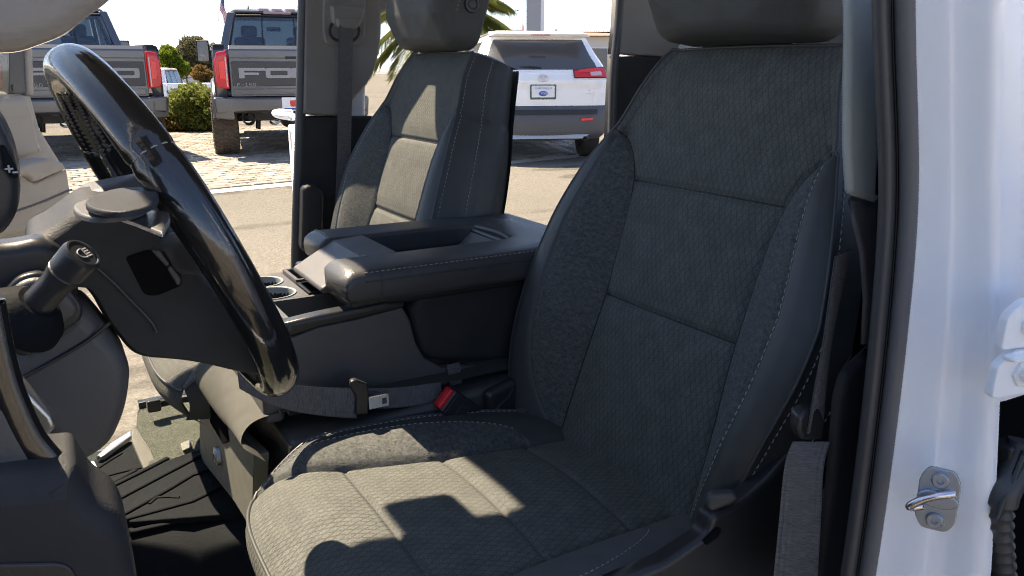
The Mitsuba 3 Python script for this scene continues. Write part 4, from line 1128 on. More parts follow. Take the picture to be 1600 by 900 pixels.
for pth in ([(0.0121, 1.524, 0.421), (0.1139, 1.591, 0.421), (0.2237, 1.662, 0.421)], [(0.03245, 1.471, 0.421), (0.12, 1.529, 0.421), (0.1702, 1.567, 0.421), (0.2273, 1.577, 0.421)], [(0.03524, 1.455, 0.421), (0.1534, 1.461, 0.421), (0.2464, 1.505, 0.421)], [(-0.0004958, 1.58, 0.421), (0.0769, 1.627, 0.421), (0.1383, 1.668, 0.421)], [(-0.004849, 1.599, 0.421), (0.03542, 1.615, 0.421), (0.07501, 1.644, 0.421)]):
    part(FM, 'rib', rib(pth), 'rubber', smooth=True)
part(FM, 'rib', rib([(0.08275, 1.491, 0.421), (0.09814, 1.509, 0.421), (0.1163, 1.501, 0.421), (0.1348, 1.487, 0.421)], .003), 'rubber', smooth=True)
part(FM, 'rib', rib(np.array([(0.0411, 1.427, 0.421), (0.147, 1.42, 0.421), (0.2229, 1.415, 0.421)]) + np.array([0, 0, -.012])), 'rubber', smooth=True)
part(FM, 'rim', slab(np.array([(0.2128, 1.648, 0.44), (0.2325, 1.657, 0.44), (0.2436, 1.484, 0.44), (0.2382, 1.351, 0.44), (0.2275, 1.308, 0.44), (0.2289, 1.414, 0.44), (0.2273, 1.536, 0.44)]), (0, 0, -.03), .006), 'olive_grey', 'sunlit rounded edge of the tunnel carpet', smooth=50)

M2 = thing('passenger_mat', 'black rubber mat in the passenger footwell beyond the ribbed mat', 'floor mat')
part(M2, 'top_sheet', slab(np.array([(-0.05395, 1.743, 0.385), (0.03035, 1.849, 0.385), (0.08505, 1.88, 0.385), (0.11, 1.779, 0.385), (0.1387, 1.644, 0.385), (0.01125, 1.657, 0.385)]), (0, 0, -.012), .004), 'rubber', smooth=50)
for pth in ([(-0.006481, 1.751, 0.386), (0.03282, 1.794, 0.386), (0.0601, 1.819, 0.386)], [(0.01567, 1.722, 0.386), (0.06438, 1.726, 0.386), (0.1041, 1.725, 0.386)], [(0.01279, 1.714, 0.386), (0.1332, 1.657, 0.386)]):
    part(M2, 'rib', rib(pth, .004), 'rubber', smooth=True)
SP = part(CAB, 'sill_plate', slab(np.array([(0.01032, 1.802, 0.4), (0.04152, 1.855, 0.4), (0.08769, 1.904, 0.4), (0.08745, 1.873, 0.4), (0.04677, 1.823, 0.4), (0.02461, 1.794, 0.4)]), (0, 0, -.01), .003), 'brushed_metal', 'bright sill plate of the passenger door')
part(CAB, 'kick_plate', slab(np.array([(-0.03445, 1.771, 0.402), (0.005213, 1.774, 0.402), (0.01662, 1.672, 0.402), (-0.01582, 1.667, 0.402)]), (0, 0, -.008), .002), 'white_dull', 'small white plate by the passenger mat')
sc = np.array([(0.08315, 1.784, 0.4594), (0.09335, 1.784, 0.4598), (0.113, 1.722, 0.424), (0.1232, 1.669, 0.3934), (0.1055, 1.653, 0.3839), (0.09386, 1.67, 0.3937), (0.07996, 1.748, 0.439)])
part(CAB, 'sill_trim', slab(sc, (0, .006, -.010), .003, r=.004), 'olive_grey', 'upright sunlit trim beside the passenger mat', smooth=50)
pc_ = np.array([(0.08789, 1.812, 0.41), (0.1117, 1.997, 0.41), (0.1498, 2.056, 0.41), (0.2621, 2.039, 0.41), (0.2285, 1.695, 0.41), (0.1757, 1.609, 0.41), (0.1101, 1.607, 0.41)])
part(CAB, 'carpet_patch', slab(pc_, (0, 0, -.02), .008), 'carpet', 'sunlit carpet under the passenger seat', smooth=50)
STr = thing('seat_track', 'black metal slide rail under the passenger seat', 'seat rail')
part(STr, 'rail', tube(spline([(0.1375, 1.916, 0.445), (0.1858, 1.923, 0.445), (0.2449, 1.915, 0.445)], 12), .010, 8), 'smooth_black')
part(STr, 'end_bracket', rbox((0.1427, 1.908, 0.45), (.03, .03, .03), .006), 'smooth_black')
part(STr, 'wall', slab(np.array([(0.1164, 2, 0.4246), (0.2512, 2, 0.4263), (0.2492, 2, 0.3435), (0.1744, 2, 0.3471), (0.1183, 2, 0.3907)]), (0, .02, 0), .004), 'smooth_black')
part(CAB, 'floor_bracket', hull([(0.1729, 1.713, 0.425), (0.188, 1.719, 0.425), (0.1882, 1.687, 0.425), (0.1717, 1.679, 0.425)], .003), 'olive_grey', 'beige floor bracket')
part(CAB, 'floor_liner', slab(np.array([(0.09921, 1.618, 0.408), (0.1451, 1.673, 0.408), (0.1882, 1.723, 0.408), (0.2171, 1.706, 0.408), (0.1832, 1.657, 0.408), (0.1292, 1.61, 0.408)]), (0, 0, -.01), .003), 'trim_beige')

# ================================================================== passenger door, open
PD = unit_part(CAB, 'passenger_door', 'open front passenger door with a beige inner panel and armrest, beyond the steering wheel')
DN = np.array([.707, -.707, 0]); TH = -DN * .06
part(PD, 'shell', slab(np.array([(-0.3345, 2.445, 1.147), (-0.05441, 2.726, 1.141), (-0.005592, 2.774, 1.131), (0.004297, 2.784, 1.034), (0.05326, 2.833, 0.9094), (0.04622, 2.826, 0.7472), (-0.04879, 2.731, 0.7169), (-0.4016, 2.378, 0.6941)]), TH, .02), 'trim_beige', smooth=50)
up_ = np.array([(-0.3342, 2.436, 1.141), (-0.08563, 2.684, 1.131), (-0.03991, 2.73, 1.134), (-0.01343, 2.757, 1.12), (-0.007014, 2.763, 1.073), (-0.004463, 2.766, 0.9949), (0.004168, 2.774, 0.96), (-0.08142, 2.689, 0.9447), (-0.3669, 2.403, 0.9202)])
part(PD, 'upper_panel', slab(up_, TH, .02, r=[0, 0, .01, .03, 0, .01, .02, .01, 0]), 'trim_beige', smooth=60)
inl = np.array([(-0.3414, 2.443, 1.104), (-0.09136, 2.693, 1.092), (-0.0383, 2.746, 1.101), (-0.02101, 2.763, 1.077), (-0.02079, 2.763, 1.055), (-0.03875, 2.745, 1.029), (-0.07227, 2.712, 1.013), (-0.3556, 2.429, 1.008)])
part(PD, 'inlay', slab(inl, TH * .3, .008, r=.012), 'brushed_metal', 'brushed metal inlay', smooth=50)
inl2 = np.array([(-0.3418, 2.428, 1.09), (-0.09281, 2.677, 1.079), (-0.03768, 2.732, 1.082), (-0.02164, 2.748, 1.072), (-0.02385, 2.746, 1.056), (-0.04118, 2.729, 1.034), (-0.07442, 2.696, 1.017), (-0.3529, 2.417, 1.015)])
part(PD, 'inlay_cover', slab(inl2, TH * .3, .006, r=.012), 'trim_beige', smooth=50)
am = np.array([(-0.3521, 2.298, 0.9252), (-0.07377, 2.576, 0.943), (-0.05221, 2.598, 0.9254), (-0.03776, 2.612, 0.8961), (0.05413, 2.704, 0.9225), (0.05494, 2.705, 0.8504), (0.04286, 2.693, 0.7725), (-0.1334, 2.517, 0.764), (-0.3786, 2.271, 0.7466)])
part(PD, 'lower_panel', slab(am, TH, .012, r=.01), 'trim_beige', smooth=60)
at_ = np.array([(-0.187, 2.443, 0.9503), (-0.06363, 2.566, 0.9503), (0.01517, 2.645, 0.9598), (0.04569, 2.676, 0.9407), (0.05324, 2.683, 0.9209), (-0.03469, 2.595, 0.8961), (-0.05004, 2.58, 0.9184), (-0.1919, 2.438, 0.9157)])
part(PD, 'armrest', slab(at_, TH, .012, r=.012), 'trim_beige', 'beige armrest ledge', smooth=60)
part(PD, 'seam', tube(spline([(-0.1253, 2.522, 0.8217), (-0.03342, 2.614, 0.8359), (0.05587, 2.703, 0.8582)], 20), .003, 6), 'console_grey', smooth=True)
part(PD, 'window_frame', slab(np.array([(0.01435, 2.784, 1.461), (0.03351, 2.804, 1.464), (-0.0007482, 2.769, 1.131), (-0.01879, 2.751, 1.128)]), TH, .008), 'trim_beige', smooth=50)
part(PD, 'window_seal', slab(np.array([(-0.02284, 2.757, 1.456), (0.0144, 2.794, 1.462), (-0.01813, 2.762, 1.133), (-0.0642, 2.716, 1.136)]), TH * .5, .006), 'seal_rubber', smooth=50)
scene['tinted_glass'] = {'type': 'thindielectric', 'specular_transmittance': rgb(.55, .62, .60)}
part(PD, 'window_glass', grid(np.array([[(-0.2924, 2.468, 1.415), (-0.3321, 2.428, 1.147)], [(-0.01966, 2.74, 1.455), (-0.06374, 2.696, 1.137)]])), 'tinted_glass')
kb = np.array((-0.05401, 2.706, 1.142))
part(PD, 'lock_knob', at_axis(disc_lathe([(0, .02), (.004, .02), (.005, .015), (.003, .0)][::-1], 14), kb, (0, 0, 1)), 'smooth_black', smooth=50)

# ================================================================== rear door of the pickup, seen edge-on past the pillar
RD = unit_part(CAB, 'rear_door', 'white rear door standing open, only its handle edge shows past the far pillar')
ra = math.radians(76.5)
rf, rs = np.array([math.cos(ra), math.sin(ra), 0]), np.array([math.sin(ra), -math.cos(ra), 0])
r0 = np.array([.592, 2.13, 0])
def rp(a, b, z): return r0 + rf * a + rs * b + np.array([0, 0, z])
part(RD, 'shell', hull([rp(a, b, z) for a in (0, 1.0) for b in (.0, .07) for z in (.42, .99)], .012), 'white_paint', smooth=60)
part(RD, 'handle', tube(spline([rp(.84, -.0, 1.05), rp(.80, -.04, 1.055), rp(.62, -.04, 1.055), rp(.58, -.0, 1.05)], 24), .016, 12, flat=.8), 'white_paint', smooth=True)


# ================================================================== ground
def asphalt_colour(p, n, uv):
    g = noise(p.x * 90, p.y * 90, 1.0) * .5 + noise(p.x * 220, p.y * 220, 2.0) * .5
    b = fbm(p.x * .5, p.y * .5, 3.0, 4)
    st = smoothstep(.58, .70, fbm(p.x * 1.3, p.y * 2.6, 9.0, 3))
    c = mix(mi.Color3f(.113, .106, .091), mi.Color3f(.149, .140, .121), b)
    return c * (.55 + .9 * g) * (1 - .38 * st)


def concrete_colour(p, n, uv):
    return mi.Color3f(.36, .345, .315) * (.8 + .4 * fbm(p.x * 6, p.y * 6, 2.0, 4))


def paver_colour(k):
    c = [(.20, .182, .153), (.245, .225, .193), (.165, .148, .122), (.22, .205, .178)][k]
    return lambda p, n, uv: mi.Color3f(*c) * (.75 + .5 * fbm(p.x * 25, p.y * 25, p.z * 25, 3))


mat('asphalt', bump(pri(proc(asphalt_colour), .9, specular=.2), grain(110, .004), 2e-3))
mat('concrete', bump(pri(proc(concrete_colour), .85), grain(60, .002), 2e-3))
for k in range(4):
    mat(f'paver_{k}', pri(proc(paver_colour(k)), .85))
mat('joint_sand', pri((.07, .062, .05), .95))


def land(x, y):
    """The lot is level; behind the hedge the ground falls to a lower street."""
    d = x * math.cos(AZ) + y * math.sin(AZ)
    t = np.clip((d - 18.5) / 9, 0, 1)
    return -.85 * t * t * (3 - 2 * t)


gx = np.r_[-80, -40, np.linspace(-20, 60, 60), 90, 160, 260, 400]
gy = np.r_[-40, -10, np.linspace(0, 60, 60), 80, 120, 200, 300, 420]
GX, GY = np.meshgrid(gx, gy, indexing='ij')
struct('ground', grid(np.stack([GX, GY, land(GX, GY)], -1)), 'asphalt', 'sunlit asphalt car park', smooth=True)
# the concrete band: from (0.17, 8.3) towards (5, 9.6) on the ground, pavers beyond it
B0, B1 = np.array([0.10, 8.17]), np.array([2.35, 8.62])
bd = unit(B1 - B0); bn = np.array([-bd[1], bd[0]])
def gp(s, t, z=0.0):
    q = B0 + bd * s + bn * t
    return np.array([q[0], q[1], z])
struct('concrete_band', grid(np.array([[gp(-7, 0, .004), gp(-7, .26, .004)], [gp(9, 0, .004), gp(9, .26, .004)]])), 'concrete', 'pale concrete band between asphalt and pavers')
struct('paver_bed', grid(np.array([[gp(-7, .26, .003), gp(-7, 9.0, .003)], [gp(9, .26, .003), gp(9, 9.0, .003)]])), 'joint_sand', 'sand bed of the paved strip')
rng = np.random.default_rng(4)
rest = [[], [], [], []]
count = 0
top = np.array([[-.5, -.5, 0], [.5, -.5, 0], [.5, .5, 0], [-.5, .5, 0]])
def paver(c, a, b, ang):
    h = .011 + rng.random() * .005
    q = np.array([[-a, -b], [a, -b], [a, b], [-a, b]])
    lo = np.c_[q, np.full(4, -.002)]; hi_ = np.c_[q * (1 - .012 / np.array([a, b])), np.full(4, h)]
    v = np.vstack([lo, hi_])
    v[4:, 2] += (rng.random(4) - .5) * .004
    R2 = np.stack([bd * math.cos(ang) + bn * math.sin(ang), -bd * math.sin(ang) + bn * math.cos(ang)], 0)
    v = np.c_[v[:, :2] @ R2 + c[:2], v[:, 2] + .004]
    f = [[4, 5, 6], [4, 6, 7]] + [[i, (i + 1) % 4, 4 + (i + 1) % 4] for i in range(4)] + [[i, 4 + (i + 1) % 4, 4 + i] for i in range(4)]
    return v, np.array(f)
L, Wd = .24, .19
near = []
for j in range(int(8.6 / Wd)):
    for i in range(int(16 / L)):
        s = -7 + (i + .5 * (j % 2) + .5) * L
        t = .26 + (j + .5) * Wd
        c = gp(s, t)
        az = math.degrees(math.atan2(c[1], c[0]))
        inview = 71.0 < az < 91.5 or (56 < az <= 71 and t < 6)
        if not inview:
            continue
        near.append((math.hypot(c[0], c[1]) + (8 if az < 71 else 0), c))
near.sort(key=lambda q: q[0])
for d_, c in near:
    m = paver(c, L / 2 - .008, Wd / 2 - .009, (rng.random() - .5) * .03)
    k = int(rng.integers(0, 4))
    if count < 290:
        key = numbered('paver_bed__paver'); scene[key] = mikit.ply(m, f'paver_{k}'); count += 1
    else:
        rest[k].append(m)
for k in range(4):
    part('paver_bed', 'far_pavers', join(*rest[k]), f'paver_{k}', smooth=False, kind='stuff')


# ================================================================== vehicles outside; local axes: x right, y forward, z up, rear bumper at y = 0
mat('truck_grey', pri((.095, .10, .112), .25, metallic=.55, specular=.5, clearcoat=1.0, clearcoat_gloss=.95))
mat('truck_trim', pri((.030, .031, .034), .4, clearcoat=.4))
mat('letter_grey', pri((.27, .27, .28), .4))
mat('car_black', bump(pri((.018, .018, .019), .55), grain(300, .0005), 1e-3))
mat('bumper_grey', pri((.075, .078, .085), .5))
mat('tyre', bump(pri(proc(tone((.028, .026, .024), 20, .25)), .85), grain(60, .003), 1e-3))
mat('tyre_dust', bump(pri(proc(tone((.085, .068, .052), 14, .4)), .9), grain(60, .003), 1e-3))
mat('lamp_red', pri((.55, .01, .015), .12, clearcoat=1.0))
mat('lamp_bright', pri((.80, .03, .03), .15, clearcoat=1.0))
mat('lamp_clear', pri((.55, .40, .40), .12, clearcoat=1.0))
mat('car_glass_dark', pri((.050, .052, .058), .08, specular=.6, clearcoat=1.0))
scene['car_glass'] = {'type': 'thindielectric', 'specular_transmittance': rgb(.42, .47, .50)}
mat('car_white', pri((.80, .80, .80), .22, clearcoat=1.0, clearcoat_gloss=.95))
mat('plate_white', pri((.75, .76, .78), .4))
mat('plate_blue', pri((.02, .07, .35), .4))
mat('plate_green', pri((.05, .10, .07), .4))
mat('mirror_face', pri((.05, .07, .08), .08, specular=.8, clearcoat=1.0))


def sym_x(*ms):
    out = []
    for m in ms:
        v, f = m
        out += [m, (v * np.array([-1, 1, 1]), f[:, ::-1])]
    return join(*out)


def mir(m, s):
    return m if s > 0 else (m[0] * np.array([-1, 1, 1]), m[1][:, ::-1])


def wheel_mesh(c, R, w, lugs=True):
    """Tyre with tread blocks; axle along x."""
    pr_ = [(R * .62, -w * .46), (R * .80, -w * .52), (R * .95, -w * .48), (R * .985, -w * .40), (R * .985, w * .40), (R * .95, w * .48), (R * .80, w * .52), (R * .62, w * .46)]
    t = at_axis(disc_lathe(pr_[::-1], 48), c, (1, 0, 0))
    if not lugs:
        return t
    out = [t]
    n = 40
    for i in range(n):
        for j, x in enumerate((-.40, -.20, 0.0, .20, .40)):
            a = (i + .5 * (j % 2) + .25 * (j == 2)) / n * 2 * PI
            rot = np.array([[1, 0, 0], [0, math.cos(a), -math.sin(a)], [0, math.sin(a), math.cos(a)]])
            sk = math.radians(25 * (1 if j % 2 else -1))
            r2 = rot @ np.array([[math.cos(sk), -math.sin(sk), 0], [math.sin(sk), math.cos(sk), 0], [0, 0, 1]])
            p = np.asarray(c) + rot @ np.array([x * w, 0, R * .985])
            out.append(box(p, (w * .165, R * .085, R * .05), r2))
    return join(*out)


def rim_mesh(c, R, w):
    prof = [(0, .02), (R * .2, .02), (R * .22, -.02), (R * .5, -.04), (R * .56, .0), (R * .62, .01), (R * .63, -w * .9)]
    return at_axis(disc_lathe(prof[::-1], 30), c, (1, 0, 0))


def pickup(root, body, dusty=True, letters=True):
    """The parts of a crew cab pickup as (path, mesh, material, label, smooth)."""
    P = []
    def add(path, mesh, m, label=None, smooth=40):
        if not path.startswith('wheel'):
            v, f = (np.asarray(mesh.vertices, float), np.asarray(mesh.faces)) if hasattr(mesh, 'vertices') else mesh
            v = v.copy(); v[:, 2] = np.interp(v[:, 2], [0, .45, .58, .70, .93, 1.36, 1.41, 1.985, 2.2], [.05, .52, .67, .83, .955, 1.37, 1.51, 2.12, 2.34])
            mesh = (v, f)
        P.append((path, mesh, m, label, smooth))
    # bed sides with flared arches, hollow bed
    def side(s):
        lower = [(.93, .10, .66), (.93, .52, .66), (.93, .10, 1.40), (.93, 1.92, 1.40), (.93, 1.92, .62), (.93, 1.50, .62)]
        # outline in y-z with the arch cut out
        arch = [(1.02 + .50 * math.cos(t), .48 + .50 * math.sin(t)) for t in np.linspace(PI * .93, PI * .07, 18)]
        yz = [(.07, .70), (.10, 1.36), (.14, 1.42), (1.93, 1.43), (1.93, .55), (arch[-1][0] + .02, .55)] + arch[::-1] + [(arch[0][0] - .02, .60)]
        poly = [(1.005, y, z) for y, z in yz]
        return mir(slab(poly, (-.16, 0, 0), .045), s)
    for s in (1, -1):
        add('bed_side', side(s), body, smooth=60)
        fl = [(1.02 + .53 * math.cos(t), .48 + .53 * math.sin(t)) for t in np.linspace(PI * 1.0, 0, 30)]
        add('fender_flare', mir(tube([(1.02, y, z) for y, z in fl], .062, 12, flat=.7), s), body, smooth=True)
        fl2 = [(4.72 + .53 * math.cos(t), .48 + .53 * math.sin(t)) for t in np.linspace(PI, 0, 24)]
        add('fender_flare', mir(tube([(1.02, y, z) for y, z in fl2], .062, 12, flat=.7), s), body, smooth=True)
    add('bed_floor', join(box((0, 1.0, .80), (1.7, 1.8, .05)), box((0, 1.90, 1.05), (1.7, .06, .60))), 'car_black', smooth=False)
    # tailgate: frame, recessed panel, spoiler lip
    tg = rounded(np.array([(-.80, .74), (.80, .74), (.795, 1.40), (-.795, 1.40)]), .03)
    k = 'tailgate'
    add(k, slab([(x, .035, z) for x, z in tg], (0, .07, 0), .016), body, 'tailgate with block letters' if letters else None, 60)
    if letters:
        add(k + '__lip', hull([(-.78, .02, 1.385), (.78, .02, 1.385), (-.78, .08, 1.405), (.78, .08, 1.405), (-.78, .02, 1.355), (.78, .02, 1.355)], .012), body)
        add(k + '__panel', slab([(x, .024, z) for x, z in rounded(np.array([(-.77, .965), (.77, .965), (.77, 1.30), (-.77, 1.30)]), .02)], (0, .02, 0), .008), 'truck_trim', smooth=60)
        add(k + '__lower_fold', slab([(x, .020, z) for x, z in rounded(np.array([(-.77, .78), (.77, .78), (.77, .93), (-.77, .93)]), .02)], (0, .02, 0), .012), body, smooth=60)
        add(k + '__handle', slab([(x, .006, z) for x, z in rounded(np.array([(-.07, 1.335), (.25, 1.335), (.25, 1.365), (-.07, 1.365)]), .01)], (0, .02, 0), .005), 'car_black', smooth=60)
        # broad square letters
        def glyph(ch):
            b = sg.box
            hole = sg.box(.060, .058, .210, .102).buffer(.012)
            ring = sg.box(.03, .03, .24, .13).buffer(.03).difference(hole)
            return {'F': shapely.union_all([b(0, 0, .055, .16), b(0, .115, .27, .16), b(0, .05, .20, .088)]),
                    'O': ring, 'D': shapely.union_all([b(0, 0, .05, .16), sg.box(.03, .03, .24, .13).buffer(.03)]).difference(hole),
                    'R': shapely.union_all([b(0, 0, .055, .16), b(0, .118, .27, .16), b(.215, .06, .27, .16), b(0, .055, .27, .09), sg.Polygon([(.15, .06), (.215, .06), (.285, 0), (.21, 0)])])}[ch]
        for ch, x0 in zip('FORD', (-.68, -.335, .010, .355)):
            g = trimesh.creation.extrude_polygon(glyph(ch).buffer(0), .014, engine='earcut')
            add(k + '__letter', move(g, (x0, .026, 1.075), mat=np.array([[1.28, 0, 0], [0, 0, -1], [0, .86, 0]])), 'letter_grey', smooth=False)
        t_ = meshkit.text_mesh('F-150', .045, .006)
        add(k + '__model_script', move(t_, (-.72, .020, .965), mat=np.array([[1.3, 0, 0], [0, 0, -1], [0, 1, 0]])), 'letter_grey', smooth=False)
    for s in (1, -1):
        tl = [(x, .018, z) for x, z in ((.815, .93), (.955, .95), (.985, 1.02), (.985, 1.30), (.95, 1.38), (.815, 1.39))]
        n_ = 'tail_light'
        add(n_, mir(slab(tl, (0, .10, 0), .02, r=.015), s), 'lamp_red', 'red tail light', 50)
        c_ = [(x, .006, z) for x, z in ((.85, 1.06), (.92, 1.06), (.93, 1.30), (.85, 1.32))]
        add(n_ + '__inner_lens', mir(slab(c_, (0, .02, 0), .006, r=.012), s), 'lamp_bright', smooth=50)
        c_ = [(x, .007, z) for x, z in ((.828, .96), (.845, .96), (.845, 1.36), (.828, 1.36))]
        add(n_ + '__clear_strip', mir(slab(c_, (0, .02, 0), .004), s), 'lamp_clear', smooth=50)
    # bumper with plate and steps
    add('rear_bumper', join(hull([(-.98, .02, .58), (.98, .02, .58), (-1.0, .02, .70), (1.0, .02, .70), (-1.0, .20, .58), (1.0, .20, .58), (-1.0, .22, .70), (1.0, .22, .70), (-.6, -.03, .60), (.6, -.03, .60), (-.6, -.03, .68), (.6, -.03, .68)], .03)), body if letters else 'bumper_grey', smooth=50)
    for s in (1, -1):
        add('bumper_corner', mir(hull([(.80, -.01, .50), (1.0, .05, .52), (.82, -.01, .66), (1.02, .05, .68), (1.02, .40, .56), (1.02, .40, .66), (.90, .3, .50)], .025), s), body if letters else 'bumper_grey', smooth=50)
    add('step_pad', hull([(-.62, -.04, .705), (.62, -.04, .705), (-.62, .12, .715), (.62, .12, .715)], .015), 'car_black')
    add('number_plate', slab([(x, -.064, z) for x, z in rounded(np.array([(-.155, .57), (.155, .57), (.155, .72), (-.155, .72)]), .01)], (0, .01, 0), .002), 'plate_white', 'white number plate', 50)
    add('number_plate__mark', slab([(x, -.0665, z) for x, z in ((-.05, .615), (.05, .615), (.05, .68), (-.05, .68))], (0, .004, 0), .001, r=.02), 'lamp_red')
    add('number_plate__rule', box((0, -.0655, .592), (.26, .003, .018)), 'plate_blue', smooth=False)
    for s in (1, -1):
        prof = [(.075, -.05), (.085, -.03), (.085, .45), (.070, .45), (.068, -.045)]
        if letters:
            add('tailpipe', mir(at_axis(disc_lathe(prof[::-1], 28), (.60, .10, .48), (0, 1, 0)), s), 'brushed_metal', 'wide exhaust tip')
            add('tow_hook', mir(tube(spline([(.26, .10, .46), (.20, -.01, .46), (.26, -.02, .42), (.32, .10, .44)], 24), .016, 8), s), 'steel', smooth=True)
    add('hitch', join(box((0, .10, .47), (.10, .2, .10)), box((0, .35, .50), (1.2, .10, .10))), 'car_black', smooth=False)
    add('axle', join(tube([(-.8, 1.02, .46), (.8, 1.02, .46)], .055, 12), at_axis(disc_lathe([(0, -.16), (.12, -.12), (.15, 0), (.12, .12), (0, .16)][::-1], 20), (0, 1.0, .45), (0, 1, 0)), box((.38, 1.2, .60), (.08, 2.4, .12)), box((-.38, 1.2, .60), (.08, 2.4, .12)),
                     tube([(.42, .92, .72), (.46, .95, .30)], .035, 10), tube([(-.42, .92, .72), (-.46, .95, .30)], .035, 10)), 'car_black', smooth=40)
    add('spare_tyre', at_axis(disc_lathe([(.2, -.1), (.36, -.12), (.40, 0), (.36, .12), (.2, .1)][::-1], 30), (0, .55, .58), (0, 0, 1)), 'tyre', smooth=50)
    for y in (1.02, 4.72):
        for s in (1, -1):
            add('wheel', wheel_mesh((s * .915, y, .445), .445, .35), 'tyre_dust' if dusty else 'tyre', smooth=30)
            add('wheel__rim', mir(rim_mesh((1.0, y, .445), .445, .26), s), 'car_black', smooth=50)
    # lower body, hood
    add('body', join(hull([(-.93, 2.0, .55), (.93, 2.0, .55), (-.97, 2.0, .9), (.97, 2.0, .9), (-.93, 1.98, 1.38), (.93, 1.98, 1.38), (-.93, 3.95, .55), (.93, 3.95, .55), (-.93, 4.0, 1.36), (.93, 4.0, 1.36), (.97, 3.9, .9), (-.97, 3.9, .9)], .03),
                     hull([(-.90, 3.9, .95), (.90, 3.9, .95), (-.90, 3.9, 1.36), (.90, 3.9, 1.36), (-.88, 5.6, 1.22), (.88, 5.6, 1.22), (-.86, 5.75, .95), (.86, 5.75, .95)], .04),
                     hull([(-.80, 5.25, .5), (.80, 5.25, .5), (-.9, 5.3, .95), (.9, 5.3, .95), (-.8, 5.85, .55), (.8, 5.85, .55), (-.84, 5.8, .95), (.84, 5.8, .95)], .04)), body, smooth=40)
    # cab greenhouse: roof, pillars, panes
    add('roof', hull([(-.66, 2.16, 1.945), (.66, 2.16, 1.945), (-.68, 3.3, 1.965), (.68, 3.3, 1.965), (-.60, 2.5, 1.985), (.60, 2.5, 1.985), (-.60, 3.2, 1.985), (.60, 3.2, 1.985), (-.73, 2.3, 1.90), (.73, 2.3, 1.90), (-.73, 3.3, 1.90), (.73, 3.3, 1.90)], .022), body, smooth=50)
    for s in (1, -1):
        add('pillar', mir(hull([(.90, 2.02, 1.38), (.78, 2.0, 1.38), (.73, 2.16, 1.92), (.64, 2.13, 1.92), (.90, 2.25, 1.38), (.74, 2.30, 1.90)], .02), s), body, smooth=50)
        add('pillar', mir(hull([(.90, 3.0, 1.38), (.90, 3.12, 1.38), (.74, 2.98, 1.90), (.74, 3.06, 1.90)], .018), s), 'car_black')
        add('pillar', mir(hull([(.88, 4.10, 1.36), (.70, 3.35, 1.92)], .035), s), body)
        add('side_window', mir(slab([(.905, 2.28, 1.40), (.905, 4.0, 1.40), (.745, 3.32, 1.88), (.745, 2.32, 1.88)], (-.006, 0, 0), .001), s), 'car_glass', smooth=False)
        m_ = 'side_mirror'
        add(m_, mir(hull([(1.10, 3.62, 1.34), (1.27, 3.62, 1.34), (1.10, 3.62, 1.56), (1.26, 3.62, 1.56), (1.12, 3.74, 1.38), (1.24, 3.74, 1.52)], .025), s), 'car_black', 'black side mirror', 50)
        add(m_ + '__glass', mir(slab([(x, 3.592, z) for x, z in ((1.095, 1.335), (1.275, 1.335), (1.265, 1.565), (1.095, 1.565))], (0, .006, 0), .002, r=.03), s), 'mirror_face')
        add(m_ + '__arm', mir(tube([(.90, 3.75, 1.38), (1.12, 3.68, 1.42)], .025, 8), s), 'car_black')
    add('rear_window', slab([(-.78, 1.985, 1.40), (.78, 1.985, 1.40), (.645, 2.125, 1.885), (-.645, 2.125, 1.885)], (0, .006, .002), .001, r=.05), 'car_glass', smooth=False)
    add('window_frame', join(tube(np.array([(-.78, 1.975, 1.40), (.78, 1.975, 1.40), (.645, 2.115, 1.89), (-.645, 2.115, 1.89), (-.78, 1.975, 1.40)]), .018, 8), tube([(.26, 1.985, 1.40), (.24, 2.12, 1.88)], .010, 8), tube([(-.26, 1.985, 1.40), (-.24, 2.12, 1.88)], .010, 8)), 'car_black', smooth=40)
    add('windshield', slab([(-.82, 4.08, 1.38), (.82, 4.08, 1.38), (.66, 3.36, 1.92), (-.66, 3.36, 1.92)], (0, -.004, -.006), .001), 'car_glass', smooth=False)
    add('brake_light', hull([(-.20, 2.10, 1.945), (.20, 2.10, 1.945), (-.20, 2.11, 1.925), (.20, 2.11, 1.925)], .010), 'lamp_clear', 'high brake light')
    for x in (-.20, .0, .20):
        add('roof_lamp', rbox((x, 2.14, 1.985), (.16, .06, .03), .012), 'lamp_clear', smooth=50)
    add('antenna', hull([(-.42, 2.45, 2.0), (-.42, 2.58, 2.0), (-.42, 2.56, 2.045)], .018), 'car_black')
    for x in (-.42, .42):
        add('seat', join(rbox((x, 3.0, 1.36), (.50, .16, .52), .06, fine=False), rbox((x, 3.0, 1.70), (.26, .10, .18), .05, fine=False)), 'car_black', smooth=50)
    add('seat', join(rbox((0, 2.25, 1.32), (1.4, .14, .30), .05, fine=False)), 'car_black', smooth=50)
    add('rear_view_mirror', rbox((0, 3.42, 1.76), (.24, .04, .07), .02, fine=False), 'car_black', smooth=50)
    add('steering_wheel', at_axis(tube([(.18 * math.cos(t), .18 * math.sin(t), 0) for t in np.linspace(0, 2 * PI, 25)[:-1]], .016, 8, closed=True), (-.42, 3.62, 1.36), (0, -.9, .4)), 'car_black', smooth=True)
    if letters:
        for s in (1, -1):
            add('bed_lip', mir(hull([(.86, .30, 1.42), (.96, .30, 1.42), (.86, 1.9, 1.43), (.98, 1.9, 1.43)], .02), s), 'car_black')
    return P


